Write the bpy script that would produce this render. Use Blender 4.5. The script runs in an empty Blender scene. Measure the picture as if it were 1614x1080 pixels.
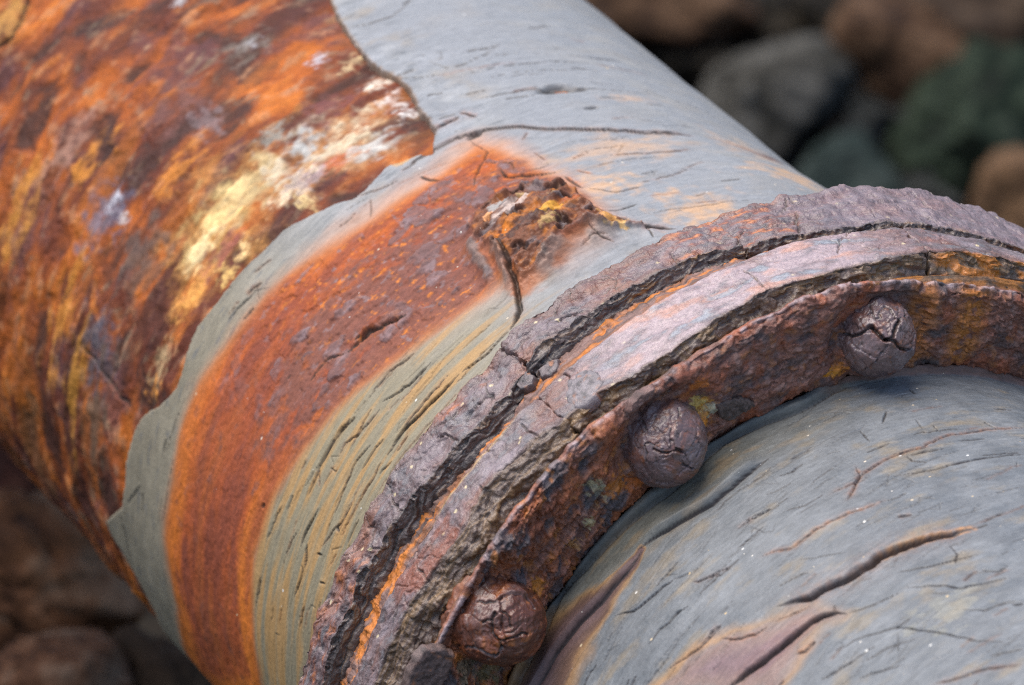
import bpy, bmesh, math
import numpy as np
from mathutils import Vector

# ------------------------------------------------------------------ camera, sky, sun, exposure
scene = bpy.context.scene
COL = scene.collection
OZ = 0.90                      # height of the pipe's axis above the shore
PSI = 0.5175                    # heading of the pipe, its near end towards the camera

cam_data = bpy.data.cameras.new('camera')
cam = bpy.data.objects.new('camera', cam_data)
COL.objects.link(cam)
cam.location = (-0.0822, -1.7418, 1.1821 + OZ)
cam.rotation_euler = (math.pi / 2 - 0.5431, 0, 0)
cam_data.sensor_width = 36
cam_data.lens = 9000 / 1614 * 36
cam_data.clip_start = 0.05
cam_data.clip_end = 200
cam_data.dof.use_dof = True
cam_data.dof.focus_distance = 2.0
cam_data.dof.aperture_fstop = 13.0
scene.camera = cam

SUN_EL, SUN_AZ = math.radians(70), math.radians(-75)     # azimuth from +Y towards +X
world = bpy.data.worlds.new('World')
scene.world = world
world.use_nodes = True
wn = world.node_tree
bg = wn.nodes['Background']
sky = wn.nodes.new('ShaderNodeTexSky')
sky.sky_type = 'NISHITA'
sky.sun_disc = False
sky.sun_elevation = SUN_EL
sky.sun_rotation = SUN_AZ
sky.air_density = 1.0
sky.dust_density = 2.0
sky.ozone_density = 1.0
wn.links.new(sky.outputs['Color'], bg.inputs['Color'])
bg.inputs['Strength'].default_value = 0.075
sun_d = bpy.data.lights.new('sun', 'SUN')
sun_d.energy = 1.5
sun_d.angle = math.radians(55)
sun_d.color = (1.0, 0.94, 0.86)
sun = bpy.data.objects.new('sun', sun_d)
COL.objects.link(sun)
sdir = Vector((math.sin(SUN_AZ) * math.cos(SUN_EL), math.cos(SUN_AZ) * math.cos(SUN_EL), math.sin(SUN_EL)))
sun.rotation_euler = (-sdir).to_track_quat('-Z', 'Y').to_euler()
sun.location = sdir * 5
vs = scene.view_settings
vs.view_transform = 'Standard'
vs.look = 'None'
vs.gamma = 1
vs.exposure = 1.62
scene.cycles.use_denoising = False
scene.cycles.filter_width = 1.1

# ------------------------------------------------------------------ numeric helpers
rs = np.random.RandomState(7)
PERM = rs.permutation(256).astype(np.int32)
PERM = np.concatenate([PERM, PERM])
GA = rs.rand(256) * 2 * math.pi
GX, GY = np.cos(GA).astype(np.float32), np.sin(GA).astype(np.float32)
RV = rs.rand(256).astype(np.float32)


def gn(x, y, seed=0):
    """gradient noise, about -1..1"""
    x = np.asarray(x, np.float32) + np.float32(seed * 17.31)
    y = np.asarray(y, np.float32) + np.float32(seed * 9.77)
    xf, yf = np.floor(x), np.floor(y)
    xi, yi = xf.astype(np.int32) & 255, yf.astype(np.int32) & 255
    fx, fy = x - xf, y - yf
    u = fx * fx * fx * (fx * (fx * 6 - 15) + 10)
    v = fy * fy * fy * (fy * (fy * 6 - 15) + 10)
    a, b = PERM[xi], PERM[xi + 1]
    h00, h01, h10, h11 = PERM[a + yi], PERM[a + yi + 1], PERM[b + yi], PERM[b + yi + 1]
    n00 = GX[h00] * fx + GY[h00] * fy
    n10 = GX[h10] * (fx - 1) + GY[h10] * fy
    n01 = GX[h01] * fx + GY[h01] * (fy - 1)
    n11 = GX[h11] * (fx - 1) + GY[h11] * (fy - 1)
    return ((n00 * (1 - u) + n10 * u) * (1 - v) + (n01 * (1 - u) + n11 * u) * v) * 1.5


def fbm(x, y, o=4, seed=0, gain=0.5):
    t, a, n = 0, 1.0, 0.0
    for i in range(o):
        t = t + a * gn(x * 2.03 ** i, y * 2.03 ** i, seed + i * 3)
        n += a
        a *= gain
    return t / n * 1.35


def ridged(x, y, o=3, seed=0):
    t, a, n = 0, 1.0, 0.0
    for i in range(o):
        t = t + a * (1 - np.abs(gn(x * 2.1 ** i, y * 2.1 ** i, seed + i * 5)) * 1.6)
        n += a
        a *= 0.5
    return t / n


def cells(x, y, seed=0):
    """Voronoi: nearest, second nearest distance, random per cell"""
    x = np.asarray(x, np.float32) + seed * 13.7
    y = np.asarray(y, np.float32) + seed * 7.1
    xf, yf = np.floor(x), np.floor(y)
    f1 = np.full(x.shape, 9, np.float32)
    f2 = f1.copy()
    cid = np.zeros(x.shape, np.float32)
    for i in (-1, 0, 1):
        for j in (-1, 0, 1):
            cx, cy = xf + i, yf + j
            h = PERM[PERM[cx.astype(np.int32) & 255] + (cy.astype(np.int32) & 255)]
            d = np.hypot(cx + RV[h] - x, cy + RV[(h + 91) & 255] - y)
            m = d < f1
            f2 = np.where(m, f1, np.minimum(f2, d))
            cid = np.where(m, RV[(h + 33) & 255], cid)
            f1 = np.where(m, d, f1)
    return f1, f2, cid


def ss(a, b, x):
    t = np.clip((x - a) / (b - a), 0, 1)
    return t * t * (3 - 2 * t)


def terrace(x, soft=0.25):
    """scale that comes off in sheets: flat treads, steep risers"""
    f = np.floor(x)
    return f + ss(1 - soft, 1, x - f)


def mix(c, rgb, m):
    return c + (np.asarray(rgb, np.float32) - c) * np.clip(m, 0, 1)[..., None]


def full(shape, rgb):
    return np.ones(tuple(shape) + (3,), np.float32) * np.asarray(rgb, np.float32)


def segdist(x, y, pts):
    """distance to a polyline, 0..1 along it, signed side"""
    pts = np.asarray(pts, np.float32)
    L = np.hypot(*(pts[1:] - pts[:-1]).T)
    acc = np.concatenate([[0], np.cumsum(L)])
    best = np.full(x.shape, 1e9, np.float32)
    tt = np.zeros(x.shape, np.float32)
    sd = np.zeros(x.shape, np.float32)
    for i in range(len(L)):
        a, b = pts[i], pts[i + 1]
        ex, ey = b - a
        q = np.clip(((x - a[0]) * ex + (y - a[1]) * ey) / (ex * ex + ey * ey + 1e-9), 0, 1)
        dx, dy = x - a[0] - q * ex, y - a[1] - q * ey
        d = dx * dx + dy * dy
        m = d < best
        best = np.where(m, d, best)
        tt = np.where(m, (acc[i] + q * L[i]) / acc[-1], tt)
        sd = np.where(m, np.sign(ex * dy - ey * dx), sd)
    return np.sqrt(best), tt, sd


def inside(x, y, poly):
    """signed distance to a closed outline, positive inside"""
    p = np.asarray(list(poly) + [poly[0]], np.float32)
    d, _, _ = segdist(x, y, p)
    c = np.zeros(x.shape, bool)
    for i in range(len(p) - 1):
        (x0, y0), (x1, y1) = p[i], p[i + 1]
        if y0 != y1:
            c ^= ((y0 > y) != (y1 > y)) & (x < (x1 - x0) * (y - y0) / (y1 - y0) + x0)
    return np.where(c, d, -d)


def blob(x, y, c, rx, ry, wob=0.35, seed=0, f=0.5):
    d = np.hypot((x - c[0]) / rx, (y - c[1]) / ry)
    return 1 - d + wob * fbm(x / (rx * f), y / (ry * f), 3, seed + 40)


def wiggle(pts, amp, step, rng, jit=1.0):
    pts = np.asarray(pts, float)
    out = [pts[0]]
    for a, b in zip(pts[:-1], pts[1:]):
        L = np.hypot(*(b - a))
        n = max(1, int(L / step))
        nrm = np.array([-(b - a)[1], (b - a)[0]]) / (L + 1e-9)
        for k in range(1, n + 1):
            q = a + (b - a) * k / n
            out.append(q + nrm * rng.normal() * amp * (1 if k < n else .3))
    return np.array(out)


def axis_pts(*segs):
    """uneven spacing: (start, stop, step) pieces end to end"""
    out = []
    for a, b, st in segs:
        n = max(1, int(round((b - a) / st)))
        out.append(np.linspace(a, b, n, endpoint=False))
    out.append([segs[-1][1]])
    return np.concatenate(out)


class Field:
    """height field on the (s, Y) skin of a cylinder, both in mm"""
    def __init__(self, s, Y):
        self.s, self.Y = s, Y
        self.x, self.y = [q.astype(np.float32) for q in np.meshgrid(s, Y, indexing='ij')]
        self.h = np.zeros(self.x.shape, np.float32)
        self.crack = np.zeros(self.x.shape, np.float32)
        self.rust = np.zeros(self.x.shape, np.float32)

    def carve(self, pts, hw, dep, lip=0.0, rust=0.0, taper=True, jag=0.35, halo=4.0):
        pts = np.asarray(pts)
        hw = max(.20, hw * .62)
        m = hw * 3 + (8 * hw if lip else 0) + (hw * halo if rust else 0)
        i0, i1 = np.searchsorted(self.s, [pts[:, 0].min() - m, pts[:, 0].max() + m])
        j0, j1 = np.searchsorted(self.Y, [pts[:, 1].min() - m, pts[:, 1].max() + m])
        if i1 - i0 < 2 or j1 - j0 < 2:
            return
        w = (slice(i0, i1), slice(j0, j1))
        x, y = self.x[w], self.y[w]
        d, t, side = segdist(x, y, pts)
        wd = hw * (np.sqrt(np.clip(4 * t * (1 - t), 0.02, 1)) if taper else 1.0)
        wd = wd * (1 + .6 * jag * gn(x / 1.1, y / 3.5, 5) + .2 * gn(x / 4, y / 9, 6))
        if pts[-1][1] < pts[0][1]:
            side = -side
        wd = np.maximum(wd, .06)
        slot = np.clip(1.3 - d / wd, 0, 1)
        ramp = np.where(side < 0, np.exp(-(d / (wd * 1.7)) ** 1.3) * .35, 0)       # far lip sags into the tear
        fade = np.clip(8 * t * (1 - t), 0.15, 1) if taper else 1.0
        self.h[w] -= np.minimum(dep, 2.4 * wd + .1) * np.maximum(np.maximum(slot * .8, np.exp(-(d / (wd * .95)) ** 2)), ramp) * fade
        c = slot
        if lip:
            self.h[w] += lip * 1.3 * np.exp(-d / (hw * 5)) * (side > 0) * fade * (1 - c)
        self.crack[w] = np.maximum(self.crack[w], ss(.05, .55, c) * min(1.0, dep / 0.8))  # colour mask that darkens the tear beyond its carved depth
        if rust:
            self.rust[w] = np.maximum(self.rust[w], rust * np.exp(-d / (hw * halo * .5)) * (0.6 + 0.6 * gn(x / 2, y / 2, 8)) * fade)


# ------------------------------------------------------------------ frame of the pipe
AX = np.array([math.sin(PSI), -math.cos(PSI), 0.0])
NX = np.array([math.cos(PSI), math.sin(PSI), 0.0])
UP = np.array([0.0, 0.0, 1.0])


def place(s, r, th):
    """mm along the axis, mm from it, degrees from straight up -> metres"""
    t = np.radians(th)
    return (s[..., None] * AX + (r * np.cos(t))[..., None] * UP + (r * np.sin(t))[..., None] * NX) * 0.001 + np.array([0, 0, OZ])


def set_props(o, label=None, cat=None, group=None, kind=None):
    for k_, v_ in (('label', label), ('category', cat), ('group', group), ('kind', kind)):
        if v_:
            o[k_] = v_
    return o


def mesh_from(name, P, faces, mat, parent=None, attrs=None):
    me = bpy.data.meshes.new(name)
    P = np.ascontiguousarray(P, np.float32).reshape(-1, 3)
    faces = np.ascontiguousarray(faces, np.int32)
    n, kk = faces.shape
    me.vertices.add(len(P))
    me.vertices.foreach_set('co', P.ravel())
    me.loops.add(n * kk)
    me.loops.foreach_set('vertex_index', faces.ravel())
    me.polygons.add(n)
    me.polygons.foreach_set('loop_start', np.arange(0, n * kk, kk, dtype=np.int32))
    me.polygons.foreach_set('loop_total', np.full(n, kk, np.int32))
    me.polygons.foreach_set('use_smooth', np.ones(n, bool))
    me.update(calc_edges=True)
    for an, av in (attrs or {}).items():
        av = np.asarray(av, np.float32)
        if av.shape[-1] == 3 and an == 'col':
            at = me.attributes.new(an, 'FLOAT_COLOR', 'POINT')
            c4 = np.ones((len(P), 4), np.float32)
            c4[:, :3] = np.clip(av.reshape(-1, 3), 0, 1)
            at.data.foreach_set('color', c4.ravel())
        elif av.shape[-1] == 3 and an == 'skin':
            at = me.attributes.new(an, 'FLOAT_VECTOR', 'POINT')
            at.data.foreach_set('vector', av.reshape(-1).astype(np.float32))
        else:
            at = me.attributes.new(an, 'FLOAT', 'POINT')
            at.data.foreach_set('value', av.ravel())
    me.materials.append(mat)
    o = bpy.data.objects.new(name, me)
    COL.objects.link(o)
    if parent:
        o.parent = parent
    return o


def grid_faces(nr, nc, keep=None, flip=False):
    i, j = np.meshgrid(np.arange(nr - 1), np.arange(nc - 1), indexing='ij')
    a = (i * nc + j).ravel()
    f = np.stack([a, a + 1, a + nc + 1, a + nc], 1)
    if flip:
        f = f[:, ::-1]
    if keep is not None:
        f = f[keep.ravel()]
    return f


def compact(P, F, attrs):
    used = np.unique(F)
    mp = np.full(len(P), -1, np.int32)
    mp[used] = np.arange(len(used))
    return P[used], mp[F], {k_: v_.reshape((len(P),) + v_.shape[2:])[used] for k_, v_ in attrs.items()}


# ------------------------------------------------------------------ materials
def weathered(name, grain=(1, 1), amount=0.5, fine=0.25, coarse=0.35, flecks=0.0, spec=0.5, lo=0.75, hi=1.25, coat=0.0):
    """colour and roughness come from the object's own rust map; grain, specks and fine relief from noise nodes"""
    m = bpy.data.materials.new(name)
    m.use_nodes = True
    nt = m.node_tree
    N, L = nt.nodes, nt.links
    b = N['Principled BSDF']
    col = N.new('ShaderNodeAttribute'); col.attribute_name = 'col'
    rg = N.new('ShaderNodeAttribute'); rg.attribute_name = 'rough'
    sk = N.new('ShaderNodeAttribute'); sk.attribute_name = 'skin'
    mp = N.new('ShaderNodeMapping')
    mp.inputs['Scale'].default_value = (grain[0], grain[1], 1)
    L.new(sk.outputs['Vector'], mp.inputs['Vector'])
    n1 = N.new('ShaderNodeTexNoise'); n1.inputs['Scale'].default_value = 1.1
    n1.inputs['Detail'].default_value = 5; n1.inputs['Roughness'].default_value = 0.65
    L.new(mp.outputs['Vector'], n1.inputs['Vector'])
    n2 = N.new('ShaderNodeTexNoise'); n2.inputs['Scale'].default_value = 3.2
    n2.inputs['Detail'].default_value = 3
    L.new(sk.outputs['Vector'], n2.inputs['Vector'])
    r1 = N.new('ShaderNodeMapRange')
    r1.inputs['From Min'].default_value = 0.3; r1.inputs['From Max'].default_value = 0.7
    r1.inputs['To Min'].default_value = lo; r1.inputs['To Max'].default_value = hi
    L.new(n1.outputs['Fac'], r1.inputs['Value'])
    r2 = N.new('ShaderNodeMapRange')
    r2.inputs['From Min'].default_value = 0.3; r2.inputs['From Max'].default_value = 0.7
    r2.inputs['To Min'].default_value = 0.85; r2.inputs['To Max'].default_value = 1.15
    L.new(n2.outputs['Fac'], r2.inputs['Value'])
    mu = N.new('ShaderNodeMath'); mu.operation = 'MULTIPLY'
    L.new(r1.outputs['Result'], mu.inputs[0]); L.new(r2.outputs['Result'], mu.inputs[1])
    vm = N.new('ShaderNodeVectorMath'); vm.operation = 'SCALE'
    L.new(col.outputs['Color'], vm.inputs[0]); L.new(mu.outputs['Value'], vm.inputs['Scale'])
    out = vm.outputs['Vector']
    if flecks:
        vo = N.new('ShaderNodeTexVoronoi'); vo.inputs['Scale'].default_value = 0.34
        mp2 = N.new('ShaderNodeMapping'); mp2.inputs['Scale'].default_value = (1.3, 0.75, 1); mp2.inputs['Rotation'].default_value = (0, 0, 0.5)
        L.new(sk.outputs['Vector'], mp2.inputs['Vector']); L.new(mp2.outputs['Vector'], vo.inputs['Vector'])
        sp = N.new('ShaderNodeSeparateColor'); L.new(vo.outputs['Color'], sp.inputs['Color'])
        sz = N.new('ShaderNodeMapRange')
        sz.inputs['From Min'].default_value = 1 - flecks; sz.inputs['From Max'].default_value = 1.0
        sz.inputs['To Min'].default_value = 0.0; sz.inputs['To Max'].default_value = 0.17
        L.new(sp.outputs['Red'], sz.inputs['Value'])
        lt = N.new('ShaderNodeMath'); lt.operation = 'LESS_THAN'
        L.new(vo.outputs['Distance'], lt.inputs[0]); L.new(sz.outputs['Result'], lt.inputs[1])
        mx = N.new('ShaderNodeMix'); mx.data_type = 'RGBA'
        L.new(lt.outputs['Value'], mx.inputs['Factor'])
        L.new(out, mx.inputs['A'])
        rp = N.new('ShaderNodeMix'); rp.data_type = 'RGBA'
        rp.inputs['A'].default_value = (0.62, 0.62, 0.60, 1); rp.inputs['B'].default_value = (0.50, 0.36, 0.18, 1)
        L.new(sp.outputs['Green'], rp.inputs['Factor'])
        L.new(rp.outputs['Result'], mx.inputs['B'])
        out = mx.outputs['Result']
    L.new(out, b.inputs['Base Color'])
    ra = N.new('ShaderNodeMath'); ra.operation = 'MULTIPLY_ADD'
    L.new(n1.outputs['Fac'], ra.inputs[0]); ra.inputs[1].default_value = 0.30
    rb = N.new('ShaderNodeMath'); rb.operation = 'SUBTRACT'
    L.new(rg.outputs['Fac'], rb.inputs[0]); rb.inputs[1].default_value = 0.15
    L.new(rb.outputs['Value'], ra.inputs[2])
    L.new(ra.outputs['Value'], b.inputs['Roughness'])
    b.inputs['Specular IOR Level'].default_value = spec
    b1 = N.new('ShaderNodeBump'); b1.inputs['Strength'].default_value = coarse; b1.inputs['Distance'].default_value = 0.0010
    b2 = N.new('ShaderNodeBump'); b2.inputs['Strength'].default_value = fine; b2.inputs['Distance'].default_value = 0.0004
    L.new(n1.outputs['Fac'], b1.inputs['Height']); L.new(n2.outputs['Fac'], b2.inputs['Height'])
    L.new(b1.outputs['Normal'], b2.inputs['Normal'])
    L.new(b2.outputs['Normal'], b.inputs['Normal'])
    if coat:
        b.inputs['Coat Weight'].default_value = coat
        b.inputs['Coat Roughness'].default_value = 0.25
    return m


M_SHEATH = weathered('grey_weathered_skin', (0.9, 0.16), coarse=0.22, fine=0.16, flecks=0.06, spec=0.28, lo=0.86, hi=1.14)
M_FRONT = weathered('grey_weathered_skin_with_grit', (0.9, 0.2), coarse=0.22, fine=0.16, flecks=0.12, spec=0.32, lo=0.86, hi=1.14)
M_IRON = weathered('flaking_orange_iron', (0.30, 0.15), coarse=0.4, fine=0.25, spec=0.18, lo=0.82, hi=1.18)
M_RIM = weathered('lilac_brown_scale', (0.8, 0.5), coarse=0.5, fine=0.4, spec=0.75, lo=0.72, hi=1.28)
M_LAM = weathered('dark_layered_rust', (1.2, 0.12), coarse=0.5, fine=0.3, spec=0.4, lo=0.6, hi=1.4)
M_FACE = weathered('pitted_brown_iron', (0.6, 0.35), coarse=0.6, fine=0.4, spec=0.5, lo=0.65, hi=1.35)
M_BOLT = weathered('polished_rust_crust', (0.5, 0.4), coarse=0.25, fine=0.25, spec=0.7, lo=0.75, hi=1.25)

pipe = bpy.data.objects.new('flanged_pipe', None)
COL.objects.link(pipe)
pipe.empty_display_size = 0.1
set_props(pipe, 'rusty flanged iron pipe in a cracked grey sheath lying across the stones', 'pipe')

GREY = (0.228, 0.234, 0.244)
OLIVE = (0.225, 0.190, 0.120)
OCHRE = (0.35, 0.205, 0.080)
ORANGE = (0.46, 0.125, 0.022)
BROWN = (0.235, 0.062, 0.024)
DARK = (0.055, 0.030, 0.026)
PLUM = (0.105, 0.050, 0.045)
PEACH = (0.56, 0.27, 0.14)
CREAM = (0.66, 0.50, 0.27)
LILAC = (0.26, 0.205, 0.22)
GAP = (0.030, 0.022, 0.018)


# ------------------------------------------------------------------ bare iron, upper left
def build_iron():
    s = axis_pts((-1300, -480, 20), (-480, -150, 0.9))
    Y = axis_pts((-471.2, -345, 6), (-345, 40, 0.7), (40, 471.2, 6))
    F = Field(s, Y)
    x, y = F.x, F.y
    wx = x + 3.0 * gn(x / 14, y / 22, 3)
    wy = y + 5 * gn(x / 14, y / 24, 4)
    n1 = fbm(wx / 26, wy / 50, 5, 1, .48)
    n2 = fbm(wx / 20, wy / 31, 5, 2, .53)
    n3 = fbm(wx / 30, wy / 44, 5, 3, .55)
    n4 = fbm(x / 7, y / 10, 4, 4, .5)
    n5 = fbm(x / 1.8, y / 2.6, 3, 5, .6)
    F.h += 2.0 * n1 + .7 * n2 + 0.45 * n4 + 0.28 * n5 + .4 * terrace(n2 * 2.5) + .9 * ridged(wx / 16, wy / 60, 3, 15)
    c = full(x.shape, (0.27, 0.068, 0.018))
    c = mix(c, (0.43, 0.108, 0.016), ss(-0.20, 0.55, n2 - .5 * n1) * .85)
    c = mix(c, (0.125, 0.034, 0.020), ss(-0.30, 0.40, n1 + .2 * n4 + .35 * fbm(x / 16, y / 60, 4, 16)) * .92)
    c = mix(c, (0.60, 0.18, 0.026), ss(0.15, 0.65, n2 + 0.2 * n4 - .3 * n3) * 0.7)
    c = mix(c, (0.105, 0.050, 0.055), ss(0.05, 0.5, n3 + 0.25 * n4) * 0.7)
    c = mix(c, (0.045, 0.024, 0.020), ss(0.10, 0.55, -n2 - 0.45 * n3) * 0.85)
    c = mix(c, (0.48, 0.24, 0.12), ss(0.2, 0.7, n4 + 0.4 * n2) * 0.45)
    c = mix(c, (0.27, 0.20, 0.13), ss(0.25, 0.6, fbm(wx / 10, wy / 17, 5, 9, .6)) * .5)
    st = fbm(wx / 17, wy / 90, 4, 17, .42)
    c = mix(c, (0.070, 0.026, 0.018), ss(.08, .6, st + .35 * n1) * .7)
    c = mix(c, (0.56, 0.17, 0.022), ss(.10, .55, -st - .3 * n3) * .35)
    c = c * (.80 * (1 + .24 * n5 + .16 * n4))[..., None]
    rough = 0.66 + 0.15 * n3
    # pale crust, grey-blue bare spots and dark pits where they lie
    for p, rx, ry, rgb, k_ in (
            ([(-206,-106.9)], 24, 30, (.44, .20, .055), .75), ([(-206.4,-124.3)], 16, 24, (.48, .23, .06), .7), ([(-191.2,-64.9)], 18, 20, (.40, .22, .10), .7),
            ([(-211.1,-114.6)], 12, 17, (.40, .29, .12), .85), ([(-206.8,-99.1)], 11, 16, (.40, .30, .15), .85), ([(-210.6,-119)], 7, 13, (.78, .52, .22), .95), ([(-212.4,-102.4)], 6, 10, (.70, .50, .23), .9), ([(-202.9,-86.3)], 8, 9, (.50, .42, .30), .9),
            ([(-198.2,-69.9)], 13, 14, (.50, .42, .30), .9), ([(-205.1,-72)], 7, 7, (.42, .42, .40), .9), ([(-194,-57.2)], 9, 12, (.60, .50, .34), .9), ([(-179.1,-55.6)], 7, 10, (.48, .46, .42), .9), ([(-183.6,-69.5)], 5, 9, (.36, .10, .04), .9), ([(-186.1,-79)], 5, 8, (.30, .22, .22), .8), ([(-189.4,-88.4)], 5, 10, (.75, .58, .38), .9),
            ([(-206.2,-128.7)], 5, 9, (.75, .58, .30), .9), ([(-187.4,-128.2)], 5, 5, (.85, .55, .18), .95), ([(-185.1,-118.5)], 5, 5, (.80, .55, .25), .9), ([(-196.8,-123.5)], 6, 11, (.20, .06, .05), .8),
            ([(-212.4,-31.9)], 5, 7, (.70, .62, .50), .9), ([(-196.8,-33.7)], 5, 7, (.74, .72, .68), .95), ([(-231,-32.9)], 4, 6, CREAM, .8), ([(-185.9,-34.2)], 3.5, 4, (.78, .76, .72), .9),
            ([(-176.9,-88.2)], 7, 3, (.75, .55, .25), .7), ([(-195.7,-144.9)], 5, 9, (.72, .33, .08), .9), ([(-196.8,-173.5)], 5, 10, (.45, .32, .17), .7),
            ([(-266.8,-141.6)], 10, 9, (.11, .09, .12), .95), ([(-269.6,-140.1)], 4.5, 5, (.55, .55, .60), .9), ([(-258.5,-141.7)], 3, 3, (.55, .50, .48), .8), ([(-273.7,-151)], 9, 13, (.13, .10, .12), .9), ([(-240.5,-148.3)], 11, 15, (.09, .06, .05), .85),
            ([(-244,-189.5)], 10, 14, (.10, .085, .10), .95), ([(-234.1,-192.7)], 8, 13, (.08, .06, .075), .9), ([(-230.4,-150.2)], 10, 16, (.11, .06, .04), .7),
            ([(-275.2,-56.8)], 4, 5, (.50, .50, .52), .95), ([(-276.4,-59.1)], 8, 9, (.13, .10, .08), .8), ([(-323.1,-63.5)], 3, 3, (.45, .42, .42), .8), ([(-244.4,-42.8)], 4, 4, (.35, .32, .34), .8),
            ([(-275.6,-95.8)], 12, 12, (.13, .055, .045), .9), ([(-256,-91)], 9, 7, (.17, .12, .12), .75), ([(-221.2,-77.9)], 5, 7, (.22, .20, .17), .9), ([(-189.6,-84.9)], 9, 6, (.28, .22, .20), .8),
            ([(-234.3,-218.1)], 9, 26, (.09, .06, .04), .85), ([(-252.5,-210.7)], 5, 26, (.45, .20, .03), .75), ([(-324.5,-170.6)], 10, 20, (.62, .27, .05), .7), ([(-295.7,-131.2)], 9, 13, (.58, .22, .035), .8),
            ([(-246.3,-112.2)], 8, 13, (.56, .20, .03), .7), ([(-313.7,-137.5)], 7, 16, (.32, .17, .12), .7), ([(-273,-193.1)], 9, 26, (.50, .20, .03), .7), ([(-396,-115.6)], 10, 14, (.40, .20, .05), .8),
            ([(-195.6,-188)], 5, 7, (.75, .30, .05), .85), ([(-297.7,-272.7)], 9, 22, (.16, .07, .03), .8), ([(-214.3,-54.2)], 10, 9, (.14, .05, .045), .8), ([(-246.5,-24.3)], 9, 10, (.24, .08, .03), .6)):
        b = ss(-0.35, 0.85, blob(x, y, p[0], rx, ry, 1.1, int(rx * 3 + ry), .6) + .25 * n4 + .15 * n5)
        c = mix(c, np.asarray(rgb) * (.85 if rgb[0] > .4 else 1.0) * (1 + .25 * n5 + .2 * n4)[..., None], b * k_ * (ss(-.5, .2, n2 + .6 * n4 + .1) if rgb[0] > .45 else 1))
        if rgb[0] > 0.45:
            F.h += b * 0.25
    for pts, hw, dep in (([(-394.1,-104.4),(-389.7,-110.6),(-386.6,-115.6),(-384.7,-119.5),(-388.5,-126.4)], 1.6, 2.5), ([(-249.1,-196.2),(-231.5,-198.3),(-211.5,-200.4)], 1.0, 1.2)):
        F.carve(wiggle(pts, .5, 3, rs), hw, dep, lip=0.5, taper=False)
    c = mix(c, (0.03, 0.022, 0.018), F.crack * 0.8)  # dirt colour in cracks, its darkness also painting their inner shade
    return F, c, rough


F, c, rough = build_iron()
P = place(F.x, 147.3 + F.h, F.y / 150 * 57.29578)
skin = np.stack([F.x, F.y, F.h], -1)
mesh_from('iron_wall', P, grid_faces(*F.x.shape), M_IRON, pipe, {'col': c, 'rough': rough, 'skin': skin})

# ------------------------------------------------------------------ grey sheath behind the flange
SHEATH_EDGE = [(-302.3,-10.6),(-287.8,-16),(-273.2,-20.5),(-260,-24.8),(-246.1,-27.3),(-233.4,-29.5),(-223.3,-30),(-215.5,-29.8),(-207.6,-28.3),(-197.6,-28.1),(-189.3,-30.2),(-181.6,-32.3),(-174,-32.6),(-166,-34.1),(-160.4,-37.9),(-154.6,-41.8),(-158,-48.6),(-162.3,-56.1),(-161.6,-60.2),(-160.5,-63.5),(-158.3,-70.6),(-158.5,-75.3),(-163.1,-80.5),(-166.5,-87.9),(-170.8,-95.3),(-173.9,-101.4),(-174.4,-106.5),(-175.2,-113.1),(-177,-118.7),(-177.7,-124.9),(-178.6,-131.3),(-179.3,-138.7),(-180.9,-145.8),(-182.4,-151),(-181.6,-156.6),(-180.6,-162.4),(-178.9,-168.2),(-178.4,-174.4),(-181.3,-180.2),(-185.5,-186.3),(-190.9,-191),(-195.5,-196.1),(-198,-200.3),(-199.5,-204.9),(-202,-216.6),(-202.5,-228.6),(-205.5,-241),(-226.4,-260.1),(-224.5,-266.8),(-214.9,-271.9),(-205.8,-282.1),(-203,-293.7),(-217.6,-320.8)]
S_TOP = SHEATH_EDGE[0]
S_BOT = SHEATH_EDGE[-1]
SHEATH_POLY = [(14, 260), (-420, 260), (-420, S_TOP[1] + 30)] + SHEATH_EDGE + [(S_BOT[0], -460), (14, -460)]
BAND = [(-173.6,-320.1),(-188.8,-312.2),(-164.4,-265.9),(-165.1,-248),(-166.3,-232.8),(-164.2,-208.1),(-166.9,-185.4),(-165.9,-167.4),(-161.9,-152.7),(-156.1,-123.7),(-148.5,-99.8),(-141.6,-72.3),(-139.8,-47.2),(-144.6,-27.8),(-133.6,-20.4),(-114.8,-17.7),(-97.5,-12.9),(-80.2,-14.9),(-63.2,-26.3),(-58.6,-42.5),(-68,-59.1),(-67.9,-70.6),(-71,-86.8),(-73.4,-99.6),(-78.1,-115.3),(-87.4,-135.3),(-90.3,-151.1),(-94.9,-171.5),(-98.6,-191.8),(-100.2,-204.6),(-96.2,-225.3),(-91.8,-251.1),(-91.9,-266.4)]
LAP = wiggle([(-154.6,-54.5),(-154.7,-41.6),(-155,-32.8),(-153.8,-25.8),(-152.2,-19.1),(-147.4,-10.5),(-136.6,2.2),(-130,17.3),(-124.6,33.4),(-122.7,53.6)], .25, 3, rs)
LAP2 = [(-123,43.4),(-122,59.2),(-118.9,74.4),(-117.7,86.2),(-126.7,104.5),(-130.6,120.2)]
CRATER = [(-102.4,-54.7),(-105.9,-47.8),(-108.5,-40.7),(-108.2,-31.4),(-103.5,-23.4),(-96.3,-18.1),(-86.7,-17.8),(-78.1,-20.2),(-68.6,-15.8),(-62,-10.4),(-57.8,-7.6),(-59.9,-13),(-63.9,-20.5),(-66.8,-27.5),(-64.7,-35.4),(-59.3,-48.1),(-58.6,-54),(-60.6,-57.7),(-67.7,-56.1),(-74,-55),(-82.9,-55.9),(-89.9,-57.3)]
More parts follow.
